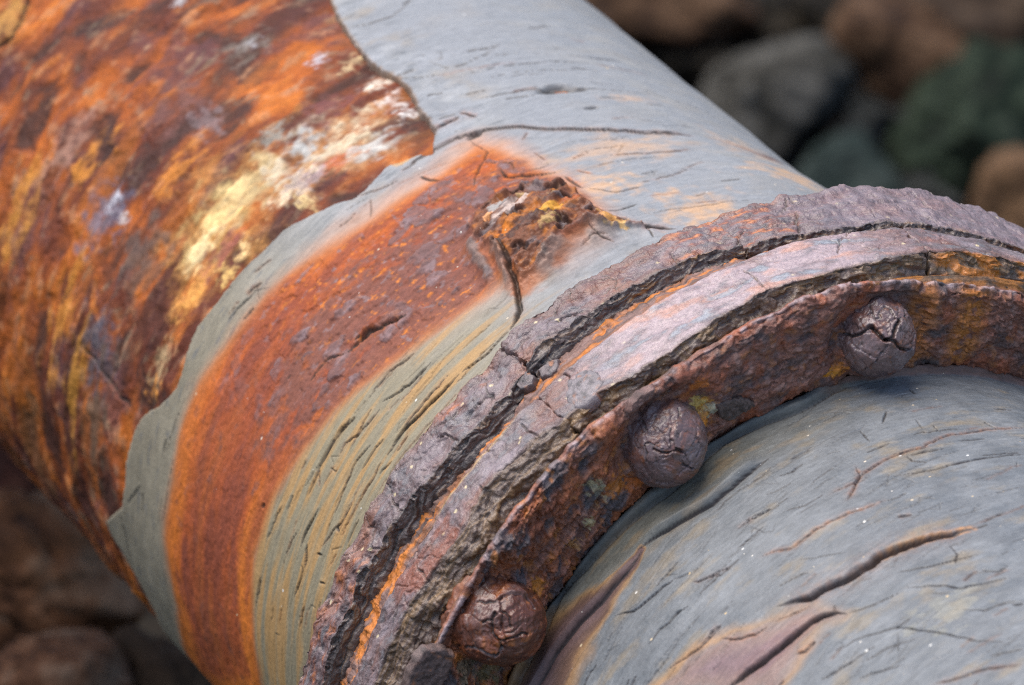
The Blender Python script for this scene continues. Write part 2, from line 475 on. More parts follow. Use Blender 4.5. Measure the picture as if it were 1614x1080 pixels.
A_CRACKS = (
    ([(-250.2,-25.3),(-247.4,-16.1),(-247.6,-6.3),(-255.4,5.7)], .4, .8, 0), ([(-209.2,-12),(-200.2,-9.3),(-199.5,-2),(-202,8.9),(-207.8,18)], .4, .7, 0), ([(-192.6,-4),(-191.6,5),(-190,19.5),(-189.5,32.9),(-187.6,46.9)], .35, .7, 0),
    ([(-208.1,0.8),(-206.3,13.3),(-207.8,18)], .6, .9, 0), ([(-204.7,-27),(-199.3,-17.4),(-195.9,-11.7)], .35, .6, 0), ([(-187.7,-25.9),(-185.3,-18.6)], .5, .8, 0), ([(-179.2,-13.4),(-177.5,-3.9)], .4, .8, 0), ([(-167.1,-3.1),(-164.7,8.9)], .4, .8, 0),
    ([(-166.1,-34.1),(-166.4,-30.1),(-166.7,-22.3)], 1.1, 1.6, .5), ([(-169.3,-20.9),(-162.3,-17.2)], .9, 1.0, .6), ([(-157.7,-74.2),(-153,-65.6),(-150.7,-58.8)], .4, .9, .3), ([(-149.6,-27.2),(-138.7,-25.9),(-132.4,-33.3),(-123.7,-41.2)], .6, .9, 1.0),
    ([(-132.5,-28.5),(-125.6,-23),(-120.9,-25.2)], .5, .9, .8), ([(-126.2,-27.8),(-119.8,-28.2),(-114.2,-22),(-110.6,-12.8)], .9, 1.3, .9), ([(-115.6,-3.3),(-116.8,4.9)], .4, .6, .4), ([(-111.8,9.4),(-108.8,23.9),(-107.8,38.8),(-108.9,44.8)], .4, .8, .3),
    ([(-88,9.5),(-89.3,21.7),(-92.7,34.6)], .4, .7, .2), ([(-92.9,-9.1),(-85.6,-2.2),(-84.5,8.8)], .45, .9, .1), ([(-107.8,-6),(-101.6,-2.1)], .4, .7, .9), ([(-106.1,-11.7),(-100.2,-11.4),(-94.3,-11.1)], .9, .9, 1.2),
    ([(-80.2,-19.3),(-73.6,-15.7),(-66.4,-11.6),(-57.8,-6.6),(-52.1,3)], 1.5, 2.2, .5), ([(-57.8,-6.6),(-53.9,-6.1),(-50.1,-7.4)], .7, 1.2, 0), ([(-145.6,-51.8),(-141.1,-50.5),(-137.1,-47.9)], .9, .9, 1.0), ([(-125.2,-11.9),(-121.3,-11.8),(-127.6,-12.4)], .4, .6, .6),
    ([(-137.3,-12.5),(-141.4,-7.3)], .4, .6, .5), ([(-143.4,-76.7),(-152,-70.9)], .4, .6, .3), ([(-151.4,-88),(-150,-82.3),(-151.3,-78.2)], .4, .6, .4), ([(-253.7,0.9),(-255.4,5.7)], .7, .9, 0), ([(-220.1,38),(-223,49)], .5, .7, 0),
    ([(-108.1,34.1),(-109.8,44.1)], .4, .6, .3), ([(-80.1,39.2),(-79.6,48.8)], .5, .8, 0), ([(-93.1,30.7),(-97.3,43.1)], .4, .6, .2), ([(-71.9,23.4),(-72.7,28.7)], .3, .5, 0),
    ([(-79.8,-52.7),(-71,-55.1),(-61.8,-58.5),(-56.6,-61.4),(-50.3,-64.7),(-46.7,-68.6),(-44.8,-72.4)], 1.7, 3.2, .3), ([(-44.8,-72.4),(-44,-78.5),(-42.7,-84.1),(-44.5,-91.6),(-45.7,-96.2)], .6, 1.4, 0), ([(-45.7,-96.2),(-45.8,-105.4),(-47.3,-114),(-48.3,-119.5),(-49.5,-125.2),(-49,-135.4)], 1.0, 2.4, 0),
    ([(-71.2,-101.2),(-72.5,-107.3),(-75,-112.9),(-75.6,-121.4)], .5, 1.0, .3), ([(-61,-100.3),(-62,-111.5),(-66,-119.8),(-68.4,-123.2)], .6, 1.1, 0), ([(-70.2,-127.1),(-68.8,-136.9),(-67.9,-144)], .5, 1.0, 0), ([(-75.1,-132.8),(-77,-138.6),(-78.7,-143.3)], .7, 1.4, 0),
    ([(-77,-134.4),(-78.2,-139.8),(-78.2,-143.2),(-78.6,-148.7),(-78.7,-157.4),(-77.7,-162.7),(-77.4,-169.1)], .8, 2.0, 0), ([(-66.6,-125.1),(-66.9,-130.8),(-68.4,-137.8),(-72.2,-143.2),(-72.1,-149.2)], .5, 1.1, .3), ([(-59.5,-136.3),(-61,-142.5),(-61.7,-147.6),(-60.7,-151),(-60.2,-157.9),(-59.4,-165.9)], .55, 1.4, 0), ([(-55.6,-131.4),(-56.7,-138.8),(-56.7,-145.5)], .45, 1.0, 0),
    ([(-68.8,-167.7),(-69.6,-174.6),(-70.7,-178.4),(-71.2,-183.2),(-71,-185.7)], .6, 1.4, 0), ([(-90.5,-178),(-91.7,-183.8),(-92.9,-195.5)], .55, 1.3, 0), ([(-67.9,-182.7),(-65.9,-188.1),(-65.3,-191.6)], .8, 1.6, 0), ([(-86.3,-171.9),(-86.5,-178.5)], .4, .9, 0), ([(-76.1,-181.3),(-78.7,-191.8),(-78.9,-196.4)], .45, 1.0, 0),
    ([(-50,-138.4),(-48.9,-143.9),(-49.5,-154),(-49.9,-156.2)], .5, 1.0, .2), ([(-44.9,-135.6),(-47.4,-143)], .4, .8, 0), ([(-78.7,-157.4),(-73.2,-162.3)], .4, .8, .4), ([(-52.2,-156.2),(-53.3,-164.5),(-57,-173.7),(-60,-179.8)], .45, .9, .3), ([(-87.3,-157.4),(-87.5,-162.7)], .4, .8, .4), ([(-73.5,-153.9),(-69.1,-153.5),(-69.2,-150.9)], .35, .7, .2),
    ([(-101.7,-185.9),(-100.7,-183.4)], 1.1, 1.2, .8), ([(-55.7,-169.1),(-52.9,-169.5)], 1.0, .8, 0), ([(-60.6,-182.7),(-57.8,-181.4)], .6, .8, 0),
    ([(-67.7,-190.6),(-65.9,-192.4),(-65.9,-197.8),(-67,-203.9)], .6, 1.3, 0), ([(-60.4,-182.6),(-57.6,-181.6)], .5, .8, 0), ([(-54,-190.8),(-50.5,-189.4)], .5, .8, 0), ([(-77.7,-225.2),(-74.3,-224.2)], .4, .7, 0),
    ([(-188.2,-222),(-199.4,-237)], .5, .8, 0), ([(-207.4,-245.6),(-205.1,-254.7),(-206,-266.1)], .6, 1.3, 0), ([(-167,-112.3),(-170.6,-121)], .5, .7, .3), ([(-162.8,-121.1),(-165.1,-125.3),(-166.2,-129.5)], .7, 1.0, .6), ([(-167,-132),(-168.8,-139.3)], .4, .7, .3), ([(-165.2,-123.2),(-157.8,-127.1)], .3, .6, .2),
    ([(-107.3,-136.1),(-107.2,-131.9),(-106.4,-126.5),(-102.7,-121.6),(-99.9,-118.2)], .6, 1.2, .6), ([(-99.9,-118.2),(-98.6,-112.7),(-97.9,-107.1),(-94.5,-103.5),(-91.7,-98.7),(-88.9,-93.8)], 1.3, 2.4, .7), ([(-119.3,-138.5),(-119,-141)], .5, 1.0, 0), ([(-101.3,-114.3),(-99.5,-110.3)], .8, 1.2, .6),
    ([(-64,-25.1),(-58.7,-23.6),(-54.9,-20.6)], .5, .8, .3), 
    ([(-58.9,-32.1),(-60.7,-25.8),(-58.9,-20.8)], .35, .7, .3))


def build_sheath():
    s = axis_pts((-560, -300, 4), (-300, -190, 0.8), (-190, -75, 0.55), (-75, 3, 0.40), (3, 12, 1.5))
    Y = axis_pts((-471.2, -330, 3), (-330, -240, 0.7), (-240, 30, 0.36), (30, 125, 0.7), (130, 471.2, 5))
    F = Field(s, Y)
    x, y = F.x, F.y
    rng = np.random.RandomState(11)
    band = inside(x + 0.0, y, BAND) + 2.2 * fbm(x / 9, y / 30, 4, 21)
    low = ss(-55, -150, y)                          # towards the olive lower flank
    near = ss(-140, -85, x) * ss(-35, -95, y)       # the fibrous strip along the flange
    bm = ss(-3, 6, band)
    # relief
    F.h += 0.7 * fbm(x / 34, y / 55, 3, 22)
    grain = fbm(x / 1.5, y / 26, 4, 23)
    F.h += grain * (0.07 + 0.20 * near * (1 - bm))
    F.h += ss(.15, .5, fbm(x / 1.5, y / 45, 4, 33)) * -0.16 * near * (1 - bm)
    F.h += bm * (0.40 * fbm(x / 4, y / 8, 5, 24, .6) + (.12 + .4 * ss(-170, -110, y)) * terrace(1.7 * fbm(x / 6, y / 11, 3, 25), .15))
    gx_, gy_ = x + 1.6 * gn(x / 3, y / 4, 151), y + 2.2 * gn(x / 3, y / 4, 152)
    f1, f2, fid = cells(gx_ / 6.5, gy_ / 9.5, 153)
    flake = ss(.04, .10, f2 - f1) * (fid > .58) * ss(2, 6, band) * ss(-178, -120, y) * ss(-.25, .1, fbm(x / 14, y / 22, 3, 154))
    F.h += .55 * flake * (.7 + .5 * fid)
    F.h += 0.09 * fbm(x / 0.9, y / 1.5, 3, 26)
    F.h += 3.0 * ss(-135, -85, x) * ss(20, 70, y)
    F.h += 1.6 * ss(-16, 0, x)
    # the overlapping upper sheet
    d, t, side = segdist(x, y, LAP)
    F.h += 1.1 * np.exp(-d / 14) * (np.where(side * (LAP[-1][1] - LAP[0][1]) > 0, -1, 1) < 0) * ss(0, .06, t) * ss(1, .9, t)
    d2, t2, _ = segdist(x, y, np.asarray(LAP2))
    F.h += -1.2 * np.exp(-(d2 / 2.6) ** 2) * ss(.25, .7, t2)
    # the burst boss
    bx, by = x + 78, y + 38
    boss = np.exp(-((bx / 19) ** 2 + (by / 21) ** 2) ** 1.5)
    F.h += 8.5 * boss * (1 + 0.12 * fbm(x / 9, y / 9, 3, 27))
    cr = inside(x, y, CRATER) + 3.2 * fbm(x / 7, y / 9, 5, 28, .6)
    cm = ss(-0.6, 1.6, cr)
    F.h += .9 * ss(-9, -.2, cr) * (1 - cm) + 2.4 * ss(-.9, 1.0, cr) - cm * 2.4 * ss(.22, .5, fbm(x / 6, y / 9, 4, 147)) + cm * (3.8 * ridged(x / 11, y / 16, 4, 29) - 1.2 + 0.7 * fbm(x / 3.2, y / 4, 4, 30) + .5 * terrace(2 * fbm(x / 7, y / 9, 3, 31)))
    F.h += 0.9 * np.exp(-(cr / 1.6) ** 2)
    for pts, w_, hh in (([(-98.9,-56.1),(-92.4,-59.3),(-84.6,-61.3),(-75.7,-62.4),(-68.5,-64.8)], 2.3, 3.0), ([(-81.7,-56),(-74.3,-56.3),(-66.3,-59.1),(-59.5,-61.8)], 2.2, 3.4), ([(-63,-33.7),(-61.7,-39.9),(-57.6,-47.8),(-55.9,-52.9)], 3.2, 2.2), ([(-61,-28.9),(-60.4,-22.6),(-59.8,-17)], 3.2, 1.6), ([(-104.9,-47),(-106.7,-39),(-106.5,-31),(-103,-23.6),(-95.9,-18.4)], 1.6, 1.6),
                        ([(-67.2,-28.6),(-65.7,-24.1),(-62.1,-18.3)], 1.5, 1.2), ([(-120.3,-137.6),(-120.2,-129.2),(-119.3,-120.1),(-118.5,-112.3),(-116.5,-105.9)], 1.2, 0.9), ([(-99.3,-113.1),(-99.1,-107),(-98,-101),(-92.9,-95.5)], 1.3, 1.1), ([(-119.6,-62.9),(-121.4,-56.1),(-119.4,-50.2)], 1.2, .8)):
        d, t, _ = segdist(x, y, np.asarray(pts))
        w2 = w_ * (1.15 + .45 * gn(x / 6, y / 7, 61))
        F.h += hh * np.exp(-(d / w2) ** 2) * ss(0, .25, t) * ss(1, .7, t) * (1 + .35 * fbm(x / 5, y / 6, 4, 32))
    # hollows in the upper sheet
    for p, rx, ry, dep in (([(-166.8,19.6)], 4.2, 10.5, 2.4), ([(-164.1,26.8)], 2.2, 7, .9), ([(-147.7,24)], 1.5, 4.6, 1.8), ([(-152.1,-23.9)], 2.0, 5.0, 1.6)):
        px, py = p[0]
        q = np.hypot((x - px + .10 * (y - py)) / rx, (y - py) / ry) + .22 * fbm(x / 2, y / 6, 3, 34)
        F.h -= dep * ss(1, .35, q)
        F.crack = np.maximum(F.crack, ss(.95, .5, q) * .75)
    F.carve(LAP, .52, .8, taper=False, rust=.3, jag=.2)
    for pts, hw, dep, ru in A_CRACKS:
        F.carve(wiggle(pts, .22, 2.2, rng), hw, dep, lip=.12 + .12 * dep, rust=ru)
    for k_ in range(430):
        x0, y0 = rng.uniform(-215, -2), rng.uniform(-235, 75)
        zone = (x0 > -80 and y0 < -50)
        if not zone and rng.rand() < 0.55:
            continue
        n_ = max(6, int(rng.gamma(2.2, 8) / 1.4))
        ang = rng.normal(0, .08) + (.10 if not zone else 0.03)
        step = np.cumsum(rng.normal(0, .22, n_)) * .7 + rng.normal(0, .16, n_) + np.arange(n_) * 1.4 * ang
        pts = np.stack([x0 + step, y0 + np.arange(n_) * 1.4], 1)
        jx = int(np.clip(np.searchsorted(s, x0), 0, len(s) - 1)); jy = int(np.clip(np.searchsorted(Y, pts[n_ // 2, 1]), 0, len(Y) - 1))
        if band[jx, jy] > -1 or cr[jx, jy] > -3:
            continue
        big = rng.rand() < .16
        F.carve(pts, rng.uniform(.22, .36) + .25 * big, rng.uniform(.25, .6) + .6 * big, lip=.10, rust=(rng.rand() < .25) * .35)
        if rng.rand() < .35:
            q0 = pts[rng.randint(1, n_ - 1)]
            F.carve(np.stack([q0, q0 + [rng.normal(0, 1.6), rng.uniform(1, 4)], q0 + [rng.normal(0, 2.5), rng.uniform(3, 8)]]), .24, .4, lip=.06)
    # colour
    st = fbm(x / 4.5, y / 70, 4, 35)
    cl = fbm(x / 20, y / 28, 4, 36)
    c = full(x.shape, GREY)
    c = mix(c, (0.275, 0.275, 0.27), ss(-.1, .5, cl) * .6)
    c = mix(c, (0.165, 0.175, 0.185), ss(0, .5, fbm(x / 7, y / 16, 4, 37)) * .45)
    c = mix(c, (0.36, 0.30, 0.21), ss(10, 75, y) * ss(-.2, .5, fbm(x / 8, y / 20, 4, 38)) * .7)
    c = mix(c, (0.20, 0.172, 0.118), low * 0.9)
    c = c * (1 + .22 * fbm(x / 5, y / 11, 5, 48, .6) + .14 * fbm(x / 14, y / 40, 4, 49))[..., None]
    c = mix(c, (.27, .20, .12), ss(.1, .6, fbm(x / 16, y / 30, 5, 149, .6)) * ss(-110, -30, y) * .45)
    c = mix(c, (.10, .105, .11), ss(.28, .55, fbm(x / 2.6, y / 10, 4, 50)) * .55)
    c = mix(c, OLIVE, near * (.80 + .25 * st))
    c = mix(c, OCHRE, near * ss(-.12, .42, st + .5 * fbm(x / 9, y / 40, 3, 39) + .12 * ss(-160, -210, y)) * .85)
    c = mix(c, (.40, .21, .065), near * ss(-18, -4, x) * ss(-60, -90, y) * ss(-.3, .4, st) * .6)
    # rust halo and band
    up = ss(-150, -60, y)
    halo = ss(-7 - 7 * up, 2, band + 2.0 * fbm(x / 6, y / 14, 3, 41))
    c = mix(c, np.asarray(PEACH) * .85, halo * (.3 + .5 * up) * ss(25, -25, y) * ss(-10, -75, x - .4 * y))
    c = mix(c, (.36, .115, .032), ss(-4, 2.5, band) * .9 * ss(10, -30, y))
    c = mix(c, BROWN, ss(0, 6, band) * .9)
    c = mix(c, GREY, ss(-20, 5, y) * ss(-1, -4, cr) * .75)
    nb = fbm(x / 12, y / 70, 4, 42, .5)
    nb2 = fbm(x / 5, y / 9, 5, 43, .6)
    e = inside(x, y, BAND)
    c = mix(c, (.35, .076, .017), ss(1, 9, band) * .95)
    lowb = ss(-150, -225, y)
    c = mix(c, (.50, .135, .016), bm * ss(9, 2, np.abs(e - 4.5)) * (.35 + .55 * lowb))
    c = mix(c, (.42, .115, .020), bm * ss(-.1, .5, nb + .25 * nb2) * .6)
    c = mix(c, (.20, .050, .026), bm * ss(-.05, .5, -nb + .3 * nb2) * .75)
    c = mix(c, (.50, .14, .018), bm * ss(5, 0, np.abs(e - 8) - 0) * ss(-128, -112, x) * lowb * .75)
    c = mix(c, (.17, .045, .026), bm * ss(-.1, .4, fbm(x / 6, y / 40, 4, 148)) * ss(9, 14, e) * .6)
    c = mix(c, (.16, .043, .024), bm * ss(7, 24, e + 9 * nb2 + 5 * nb) * .42)
    pl = 1.15 * ss(-150, -100, x) * ss(-200, -125, y) + .9 * nb2 + .5 * nb - .35
    fl = terrace(1.7 * fbm(x / 6, y / 11, 3, 25), .15)
    c = mix(c, (.155, .062, .046), bm * ss(-.05, .6, pl) * .85)
    c = mix(c, (.115, .066, .064), bm * ss(.35, .8, pl) * ss(.2, .8, fl) * .85)
    c = mix(c, (.21, .145, .145), bm * ss(.30, .55, fbm(x / 4, y / 6, 5, 143, .6)) * ss(-165, -110, y) * .75)
    c = mix(c, (.55, .17, .022), bm * ss(.25, .55, fbm(x / 3.2, y / 5, 5, 144, .6)) * ss(-150, -100, y) * .75)
    c = mix(c, (.135, .080, .078), flake * .8)
    c = mix(c, (.23, .16, .165), flake * ss(.0, .4, nb2) * .6)
    c = c * (1 + bm * (.22 * fbm(x / 1.6, y / 2.4, 3, 145)))[..., None]
    # the crater and its fire-coloured rim
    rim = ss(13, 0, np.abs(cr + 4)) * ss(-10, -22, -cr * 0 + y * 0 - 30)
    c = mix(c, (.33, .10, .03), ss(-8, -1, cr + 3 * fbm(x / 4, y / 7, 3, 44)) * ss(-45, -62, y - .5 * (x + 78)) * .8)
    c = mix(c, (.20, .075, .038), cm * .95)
    na = fbm(x / 8, y / 14, 5, 45, .55)
    nc = fbm(x / 6, y / 10, 5, 46, .55)
    c = mix(c, (.52, .17, .025), cm * ss(.0, .4, na) * .9)
    c = mix(c, (.085, .042, .035), cm * ss(.05, .4, nc) * .85)
    c = mix(c, (.36, .19, .06), cm * ss(.50, .7, -nc + .4 * na) * .7)
    c = mix(c, (.045, .024, .018), cm * ss(.12, .4, fbm(x / 6, y / 9, 4, 147)) * .8)
    c = mix(c, (.26, .21, .21), cm * ss(.2, .5, -na + .3 * nc) * .7)
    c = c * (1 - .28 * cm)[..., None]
    for pts, w_ in (([(-98.9,-56.1),(-92.4,-59.3),(-84.6,-61.3),(-75.7,-62.4),(-68.5,-64.8)], 2.0), ([(-81.7,-56),(-74.3,-56.3),(-66.3,-59.1),(-59.5,-61.8)], 2.0), ([(-63,-33.7),(-61.7,-39.9),(-57.6,-47.8),(-55.9,-52.9)], 3.0), ([(-61,-28.9),(-60.4,-22.6),(-59.8,-17)], 3.0)):
        d, t, _ = segdist(x, y, np.asarray(pts))
        c = mix(c, (.17, .155, .145), ss(1.3, .4, d / w_ + .5 * fbm(x / 4, y / 6, 4, 150)) * ss(0, .2, t) * ss(1, .75, t) * .6)
    for p, rx, ry, rgb in (([(-92.9,-41)], 4.5, 9, (.48, .38, .33)), ([(-101,-42.4)], 4, 5, (.33, .31, .29)), ([(-97.2,-33.7)], 2, 2.5, (.42, .27, .12)), ([(-84.9,-27.2)], 2, 2.5, (.42, .27, .12)), ([(-78.7,-32.4)], 3, 6, (.60, .30, .04)), ([(-71.6,-37)], 3, 4, (.40, .26, .10)),
                           ([(-98.7,-47.9)], 2, 2, (.75, .35, .15)), ([(-81,-50.1)], 3, 4, (.55, .17, .02)), ([(-80,-22.4)], 3, 5, (.36, .10, .03)), ([(-62.6,-14)], 3, 5, (.60, .38, .14)), ([(-66.4,-17.1)], 3, 5, (.50, .26, .08))):
        c = mix(c, rgb, ss(0, .45, blob(x, y, p[0], rx, ry, .8, int(rx * 7))) * .85)
    for p, rx, ry, k_ in (([(-61.6,19.7)], 12, 12, .8), ([(-90.3,81.5)], 9, 16, .8), ([(-115.7,12.7)], 8, 20, .45), ([(-114.6,25.7)], 7, 14, .4), ([(-119.5,76.4)], 10, 14, .4), ([(-93.5,-3.1)], 8, 10, .7), ([(-155.8,45.2)], 3, 9, .45)):
        c = mix(c, (.60, .33, .14), ss(-.5, 1.3, blob(x, y, p[0], rx * 1.2, ry * 1.2, 1.3, int(ry), .5)) * k_ * .75)
    c = mix(c, (.50, .27, .08), ss(0, .4, blob(x, y, [(-159.6,-47.6)][0], 9, 9, .3, 5)) * ss(-118, -150, x) * ss(1.5, 2.5, inside(x, y, SHEATH_POLY) + 2) * .75 * (inside(x, y, [(-166,-34.1),(-154.8,-41.9),(-159.5,-61.5),(-157.6,-74.7),(-162.2,-84.2),(-167.2,-45.5)]) > 0))
    c = mix(c, (.22, .10, .07), ss(3.2, 1.2, d2) * ss(.2, .6, t2) * .8)
    c = mix(c, (.46, .13, .03), F.rust * .9)
    sd = inside(x, y, SHEATH_POLY) + (.4 + .7 * ss(-60, -30, y)) * fbm(x / 2.6, y / 2.6, 4, 47, .6)
    c = mix(c, (.19, .095, .035), ss(2.4, .3, sd + .6 * st) * .8 * ss(-60, -20, y))
    c = mix(c, (.035, .027, .022), F.crack * .85)  # cracks and hollows: dark dirt plus shade put into the colour
    c = c * (1 + .10 * grain)[..., None]
    F.h = F.h * ss(-.3, 1.0, sd) + (-5.5) * (1 - ss(-.3, 1.1, sd))
    rough = .52 + .12 * cl + .22 * bm - .2 * cm
    return F, c, rough, sd


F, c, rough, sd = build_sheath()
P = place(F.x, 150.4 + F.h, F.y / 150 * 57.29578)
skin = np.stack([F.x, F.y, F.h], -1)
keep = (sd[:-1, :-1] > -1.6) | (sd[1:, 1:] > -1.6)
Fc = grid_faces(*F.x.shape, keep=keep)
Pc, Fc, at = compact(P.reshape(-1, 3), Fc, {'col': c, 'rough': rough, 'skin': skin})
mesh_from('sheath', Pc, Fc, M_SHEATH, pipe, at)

# ------------------------------------------------------------------ grey sheath in front of the flange
CREASE = [(64,43.2),(64.4,20.3),(62.3,3.1),(64.6,-7.9),(66.7,-18.6),(64.2,-31.8),(62.1,-48.6),(63.8,-57.6),(66.1,-65.8),(66.9,-73.6),(65,-89),(63.5,-107.5),(62,-118.7),(60.2,-127.5),(62.4,-137.7),(64.4,-144.1)]
FOLD = [(80.6,-41.3),(81.8,-50.4),(84.2,-68.7),(79.6,-86.1),(76.5,-95.7),(75.7,-99.3)]
FOLD3 = [(77.7,-97.9),(78.5,-100.8),(79.2,-108.1),(78.9,-121.4),(76.3,-132.8),(74.5,-146.1),(74.7,-154.5),(74.4,-164.7)]
GASH = wiggle([(141.2,-80.1),(148,-70),(148.6,-64.6),(151.2,-56.8),(151.8,-49.6),(151.3,-42.7),(152.3,-36.9),(153.6,-30.4),(155.1,-24.1),(157.7,-16.8),(159.3,-8.8)], .4, 3.2, rs)
GASH2 = [(151,-114.3),(152.3,-109.5),(153.5,-103.6),(155.3,-97.2),(156.4,-89.5),(157.1,-80.7),(157.3,-75.8),(158.7,-71.8),(161.3,-67.8),(165,-65.6)]
F_CRACKS = (
    ([(100.7,-65.1),(101.9,-60.1),(103.5,-55.4),(103.2,-48.4)], .45, .9, 0), ([(108.3,-53.9),(111.5,-46.5),(111.4,-38.8)], .35, .8, 0), ([(95.8,-53),(97.1,-48.1),(97.8,-42.9)], .35, .7, 0), ([(91.5,-44.3),(92.5,-39.3),(91.8,-34.2)], .45, .8, 0), ([(104.2,-39.7),(102,-33.5),(101.1,-26.4)], .35, .7, 0),
    ([(112.5,-36.8),(113.3,-26.2),(110.6,-21.6),(108.5,-9.1),(108.2,-1.5),(109.4,7)], .5, 1.0, .8), ([(106,-21.3),(110.7,-22.6),(115.8,-28.8),(119.2,-33.9)], .6, .9, .9), ([(119,-71.1),(121.1,-65.7),(124.8,-61.4),(124.5,-53.4),(124.3,-44.8),(126.2,-34.9),(128.3,-24.3)], .5, .8, 1.1), ([(128.3,-24.3),(129.7,-19.7),(129.7,-14.2)], .35, .7, 0),
    ([(119,-12.5),(122.1,0.2),(122.1,14.1),(123,27.8),(123.7,38.2)], .5, 1.0, 0), ([(171,-44.3),(179.1,-34.3),(184.1,-30.4),(186.9,-21.5),(189.4,-14.2)], .5, 1.1, 0), ([(162.5,-42.1),(168.2,-31.3),(171.1,-22.3),(172.7,-16.2)], .5, .9, 0), ([(164.9,-65.5),(169.1,-56),(171.1,-47.1)], .4, .9, 0),
    ([(174.6,-78.6),(177.1,-69.5),(181,-62.6),(183.7,-57),(195,-50),(209.3,-41.7),(217.4,-34.7)], .45, .9, 0), ([(186.9,-74.7),(189,-64.6),(193.5,-55.5)], .4, .8, 0), ([(180.1,-88.9),(184.2,-75.7)], .4, .9, 0), ([(190.8,-79.7),(199,-66.1)], .4, .8, 0), ([(214.4,-64),(218.2,-58.2),(223,-46.9),(229.8,-37)], .6, 1.0, .5),
    ([(193.3,-36),(198.3,-31.3),(199.3,-23.8),(203.1,-18.1)], .45, .9, 0), ([(131.5,-62.2),(137.2,-54.6),(141,-49.7)], .3, .6, 0), ([(110.7,-110.2),(112.1,-103.1)], .4, .9, 0), ([(124.4,-122),(127.8,-114.9),(130,-108.4),(130.3,-98.4)], .5, .9, .5), ([(107.6,-92.9),(110.2,-89.5),(114.1,-79.8)], .35, .7, .3),
    ([(158,-3.3),(156.8,3),(156.1,8.1)], .4, .8, 0), ([(159.3,-8.8),(159.9,-2.8)], .35, .8, 0), ([(218.5,-42.8),(223.7,-32.6)], .5, 1.0, 0), ([(161.5,-68.9),(157.5,-66)], .4, .8, .3), ([(134.2,-101.5),(139,-98.7),(143.9,-92.6),(145.2,-87.3)], .5, .8, .9), ([(145.8,-84.6),(148.6,-78.5),(151.2,-72.3)], .4, .7, .6),
    ([(110.6,-3.1),(114,-2.7),(116.9,1)], .6, 1.0, 0), ([(138.8,-25.9),(141.2,-21.1)], .9, 1.0, .3), ([(163.3,-20.6),(168.6,-21.6),(172.1,-24.9)], .45, .9, 0), ([(180.6,-19.9),(184.7,-15.4),(183.8,-11.2)], .5, .9, 0), ([(179.2,-39.8),(183.9,-34)], .35, .6, 0), ([(135,-75.6),(137.3,-66.3),(139,-63.6)], .35, .7, 0),
    ([(163.8,-87.9),(165.9,-85.2),(165.6,-79.9)], .9, .8, .9), ([(193.8,-64.2),(184.9,-57.8)], .3, .5, 0), ([(186.3,-57.9),(183.1,-50)], .3, .5, 0), ([(202.1,-22.2),(204.2,-18.9)], .8, 1.1, 0),
    ([(88.1,-121.4),(93.9,-115.6),(95.7,-110.1),(96.7,-105),(98.7,-97.6)], .65, 1.3, 0), ([(110.1,-120.6),(109.6,-113.9),(111.1,-110),(111,-105.7),(113,-100.7)], .5, 1.0, 0), ([(98.7,-97.6),(102.5,-91.9)], .35, .7, 0), ([(106.3,-93.9),(108.4,-92.4),(110,-89.8),(112.7,-85)], .45, .9, .4), ([(130.3,-107.4),(129.1,-102.3),(129.9,-98.1)], .6, 1.0, .5),
    ([(100.7,-65.4),(102.2,-62.3),(102.9,-55.8)], .5, 1.0, 0), ([(82.7,7.2),(89.4,0.9)], .5, 1.0, 0), ([(72.1,24),(76.3,24)], .6, 1.0, 0), ([(98.6,38.4),(104.5,40.1)], .5, 1.0, 0), ([(89,-8.2),(96.4,-9.4)], .6, 1.0, 0), ([(107.4,-7.5),(108.8,3.6),(105,17.5),(105.1,30.9),(103.4,53.4)], .45, .8, .9),
    ([(101.6,-13.7),(101.3,-4.3)], .5, 1.0, 0), ([(110.6,-2.2),(112.4,11.4)], .5, 1.0, 0), ([(109.2,15.6),(110.2,32.1)], .35, .7, 0), ([(86.6,-37.3),(86.4,-26.9)], .4, .8, 0), ([(91.9,13.3),(98,12)], .5, .9, 0), ([(120.4,20),(122.5,39.1)], .5, .9, 0), ([(97.4,17.1),(103.1,16.9)], .4, .8, 0))


